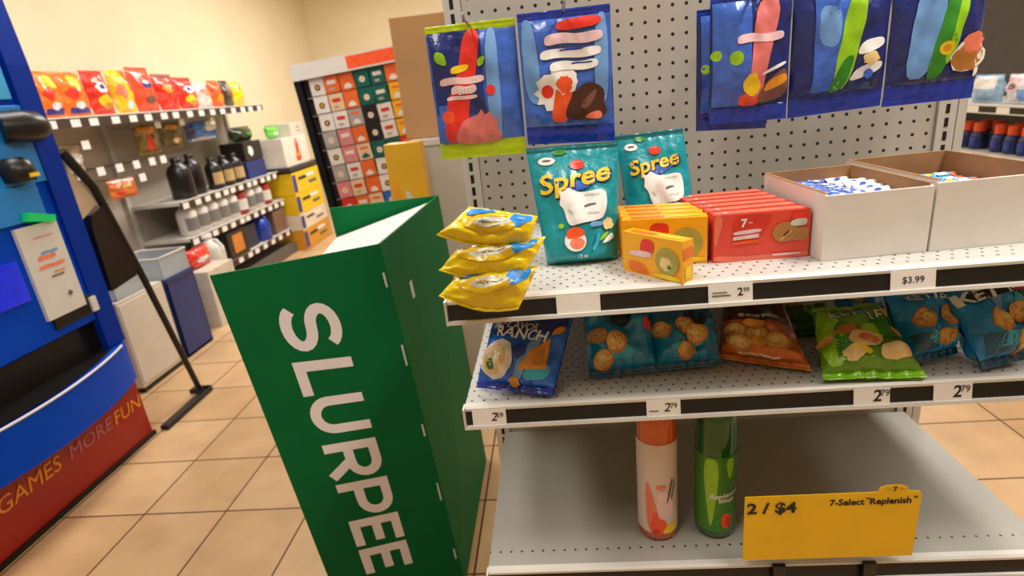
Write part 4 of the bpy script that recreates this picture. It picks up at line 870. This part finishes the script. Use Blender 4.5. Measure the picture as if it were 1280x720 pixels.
cols = {'white': (224, 216, 206), 'orange': (226, 104, 44), 'teal': (14, 92, 80), 'yellow': (236, 174, 30), 'blue': (32, 104, 190), 'red': (206, 48, 36), 'black': (34, 30, 30), 'grey': (168, 158, 150), 'pink': (216, 130, 126), 'cream': (222, 190, 150)}
CM = {k_: mat('gift_card_'+k_, v, .3, 0, .08, 30) for k_, v in cols.items()}
grid_ = [
 ['white', 'orange', 'orange', 'teal', 'teal', 'orange', 'orange'],
 ['white', 'cream', 'orange', 'teal', 'teal', 'yellow', 'blue'],
 ['white', 'white', 'grey', 'black', 'white', 'yellow', 'blue'],
 ['grey', 'pink', 'orange', 'black', 'white', 'yellow', 'grey'],
 ['white', 'pink', 'cream', 'teal', 'teal', 'red', 'red'],
 ['grey', 'white', 'orange', 'white', 'red', 'red', 'yellow'],
 ['pink', 'cream', 'orange', 'white', 'black', 'grey', 'yellow'],
 ['red', 'orange', 'cream', 'blue', 'black', 'black', 'yellow'],
 ['orange', 'yellow', 'cream', 'orange', 'red', 'red', 'yellow'],
 ['cream', 'yellow', 'orange', 'white', 'black', 'yellow', 'yellow'],
 ['orange', 'red', 'white', 'grey', 'cream', 'orange', 'yellow']]
ordn = ['first', 'second', 'third', 'fourth', 'fifth', 'sixth', 'seventh', 'eighth', 'ninth', 'tenth', 'eleventh']
protos = {}
CWD, CHT = .088, .098
for r, row in enumerate(grid_):
    for c, cn in enumerate(row):
        lab = '%s gift card, %s row down and %s column of the card rack' % (cn, ordn[r], ordn[c])
        var_ = (r*3+c) % 3; key = (cn, var_)
        if key not in protos:
            t = thing('gift_card', lab, 'gift card', (0, 0, 0), 'gift cards on the rack')
            b = MB(); b.b6(-CWD/2, CWD/2, -.004, 0, 0, CHT, CM[cn])
            acc = CM['white'] if cn not in ('white', 'cream') else CM[('black', 'red', 'teal')[var_]]; acc2 = CM[('yellow', 'grey', 'orange')[var_]]
            panel_print(b, [(-CWD/2, -.004, 0), (CWD/2, -.004, 0), (CWD/2, -.004, CHT), (-CWD/2, -.004, CHT)], [[(acc, circ(.5, .45, .2, .9)), (acc2, circ(.5, .45, .1, .9))], [(acc, rect(.2, .5, .8, .72)), (acc2, rect(.25, .15, .6, .3))], [(acc, [(.1, .1), (.9, .1), (.5, .5)]), (acc2, rect(.2, .65, .8, .8))]][var_], .0006)
            b.build('card_face', t); protos[key] = t
        else:
            t = copy_tree(protos[key]); t['label'] = lab
        t.matrix_world = Mr @ Matrix.Translation(Vector((.035+CWD/2+c*.094, -.028-(c+r) % 2*.004, 1.43-r*.104))) @ Matrix.Rotation(radians(random.uniform(-2.5, 2.5)), 4, 'Y')
# wire rails holding the card rows
for r in range(len(grid_)):
    b = MB(); b.b6(.0, RW, -.026, .0, 1.42-r*.104, 1.426-r*.104, mat('rail_grey', (120, 116, 112), .4)); b.build('card_rail', rk)

# ------------------------------------------------------------------ grey cabinet, tan carton, yellow carton behind the bin
cb = thing('counter_cabinet', 'pale grey cabinet behind the green bin under the tan carton', 'cabinet', (-.62, 1.62, 0))
b = MB(); b.b6(-.29, .40, -.30, .30, .03, 1.16, mat('cabinet_grey', (178, 170, 160), .5, 0, .04)); b.build('carcass', cb, .006)
b = MB(); b.b6(-.295, .405, -.305, .305, 1.16, 1.185, mat('cabinet_top', (196, 190, 182), .5)); b.build('top_board', cb)
b = MB(); b.b6(-.27, .38, -.27, .28, 0, .03, BLK); b.build('plinth', cb)
TAN = mat('tan_kraft', (176, 134, 88), .75, 0, .05, 4)
tb = thing('shipping_carton', 'large plain tan cardboard carton on the grey cabinet', 'carton', (-.64, 1.66, 1.186))
b = MB(); b.b6(-.30, .36, -.24, .24, 0, .50, TAN); b.build('carton_body', tb, .004)
b = MB(); b.b6(-.30, .36, -.02, .02, .50, .5008, mat('parcel_tape', (196, 160, 110), .3)); b.build('tape', tb)
yc0 = at(478, 178, 1, 1.18); yc1 = at(524, 178, 1, 1.18)
yc = thing('tall_carton', 'tall orange-yellow carton with pale swoosh beside the gift card rack', 'carton', ((yc0.x+yc1.x)/2, 1.22, 0))
b = MB(); w = (yc1.x-yc0.x)/2
b.b6(-w, w, -.04, .04, 0, 1.19, mat('carton_mustard', (216, 164, 36), .45, 0, .1, 6))
panel_print(b, [(-w, -.04, .6), (w, -.04, .6), (w, -.04, 1.19), (-w, -.04, 1.19)], [(SILV, [(.35, .0), (.8, .0), (.85, .35), (.62, .62), (.40, .70), (.50, .45)]), (GOLD, [(.05, .0), (.3, .0), (.4, .5), (.2, .8), (.05, .7)])])
b.build('carton_body', yc, .003)

# ------------------------------------------------------------------ shelving on the right
RXF = 1.8
rg = thing('aisle_shelving', 'white steel aisle shelving frame at the far right', 'shelving unit', (RXF+.42, 2.3, 0))
b = MB(); b.b6(0, .04, -1.1, 1.1, 0, 1.7, mat('aisle_panel', (70, 64, 60), .6)); b.build('back_panel', rg)
b = MB(); b.b6(-.42, 0, -1.1, 1.1, 0, .12, WHT); b.build('base', rg)
for y_ in (-1.1, 1.1):
    b = MB(); b.b6(-.06, .0, y_-.02, y_+.02, 0, 1.7, UPR); b.build('upright', rg)
def rshelf(label, z):
    t = thing('aisle_shelf', label, 'shelf', (RXF+.42, 2.3, z), 'shelves on the right aisle unit')
    b = MB(); b.b6(-.42, -.065, -1.07, 1.07, -.02, 0, WHT); b.build('deck', t)
    b = MB(); b.b6(-.432, -.42, -1.1, 1.1, -.035, .002, BLK); b.b6(-.436, -.42, -1.1, 1.1, -.004, .004, WHT2); b.b6(-.436, -.42, -1.1, 1.1, -.038, -.033, WHT2); stp = b.build('price_strip', t)
    for i in range(11):
        b = MB(); y_ = -1.0+i*.2; b.b6(-.434, -.432, y_-.04, y_+.04, -.033, -.004, TAGW); b.build('price_tag', stp)
rshelf('white aisle shelf above the orange-capped bottles', 1.055)
rshelf('white aisle shelf under the orange-capped bottles', .83)
rshelf('lowest aisle shelf near the floor on the right', .50)
ocap = mat('cap_bright_orange', (226, 84, 40), .4); nb = mat('bottle_navy', (30, 40, 84), .35)
proto = None
kk = 0
for row in range(2):
    for i in range(7):
        lab = 'orange-capped dark bottle, %s along the %s of the right aisle shelf' % (ordn[i], ('front row', 'rear row')[row])
        if proto is None: proto = wbottle('capped_bottle', lab, 'bottle', 0, 0, 0, .036, .11, nb, ocap, ink('label_deep_blue', (40, 60, 140)), 'orange-capped bottles on the right aisle'); c = proto
        else: c = copy_tree(proto)
        c['label'] = lab; c.location = (RXF+.07+row*.09, 1.46+.085*i+(.06 if i > 4 else 0), .831); c.rotation_euler = (0, 0, pi)
for ch in proto.children:
    if ch.name.startswith('cap'):
        b = MB(); b.lathe([(.026, .085), (.028, .087), (.028, .125), (.024, .13)], (0, 0, 0), ocap, 16)
        me = bpy.data.meshes.new('cap'); me.from_pydata(b.v, [], b.f); me.materials.append(ocap)
        for o_ in list(bpy.data.objects):
            if o_.type == 'MESH' and o_.data == ch.data and o_ is not ch: o_.data = me
        ch.data = me
for i, (y_, W, H, m, dd, lab) in enumerate(((1.50, .17, .14, PKW, [(BLUEB, rect(.05, .05, .95, .25)), (GREYINK, circ(.5, .6, .15, .9)), (WHITE, circ(.5, .6, .09, .9))], 'white and blue pack nearest on the upper right aisle shelf'), (1.72, .20, .13, PKW, [(SKY, rect(.5, .1, .95, .5)), (PINKW, rect(.1, .4, .5, .9)), (GREYINK, circ(.35, .6, .12, .9))], 'white pack with pale pink patch on the upper right aisle shelf'), (1.95, .2, .13, foil('pack_paleblue', (150, 186, 216)), [(WHITE, rect(.1, .5, .9, .9))], 'pale blue pack on the upper right aisle shelf'),
    (1.62, .16, .12, foil('pack_leafgreen', (90, 140, 60)), [(REDP, circ(.6, .5, .15, .8))], 'green pack with red dot stacked behind on the upper right aisle shelf'))):
    simple_bag('snack_pack', lab, 'pack', RXF+(.08 if i < 3 else .22), y_, 1.057, W, H*(1 if i < 3 else 1.6), .07, m, dd, 120+i, None, -pi/2, 0.0, 'packs on the right aisle shelf')
t = thing('boxed_pack', 'navy box with pale patch on the lower right aisle shelf', 'box', (RXF+.12, 1.25, .831)); b = MB(); b.b6(-.08, .08, -.09, .09, 0, .12, mat('box_deepnavy', (24, 30, 74), .4)); panel_print(b, [(-.08, .09, 0), (-.08, -.09, 0), (-.08, -.09, .12), (-.08, .09, .12)], [(CHIPL, rect(.3, .2, .7, .7))]); b.build('carton_body', t, .003)

# ------------------------------------------------------------------ light
def area(name, loc, size, power, col, rot=(0, 0, 0), sy=None):
    l = bpy.data.lights.new(name, 'AREA'); l.energy = power; l.color = col; l.shape = 'RECTANGLE'; l.size = size; l.size_y = sy or size
    o = bpy.data.objects.new(name, l); COL.objects.link(o); o.location = loc; o.rotation_euler = rot; return o
WARM = (1, .96, .89)
area('ceiling_light', (.95, -.62, 3.0), .4, 60, WARM, sy=1.2)
area('ceiling_light', (-.9, -1.15, 3.0), .4, 24, WARM, sy=1.2)
area('ceiling_light', (2.6, 1.2, 3.0), .6, 40, WARM, sy=2.4)
area('ceiling_light', (-2.0, 1.2, 3.0), .6, 56, WARM, sy=2.4)
area('ceiling_light', (-1.6, 4.4, 3.0), .6, 118, WARM, sy=2.4)
area('ceiling_light', (2.6, 4.2, 3.0), .6, 60, WARM, sy=2.4)
w = bpy.data.worlds.new('world'); sc.world = w; w.use_nodes = True
bg = w.node_tree.nodes['Background']; bg.inputs[0].default_value = (1, .96, .90, 1); bg.inputs[1].default_value = .03
sc.view_settings.view_transform = 'Standard'; sc.view_settings.look = 'None'; sc.view_settings.exposure = 0.0
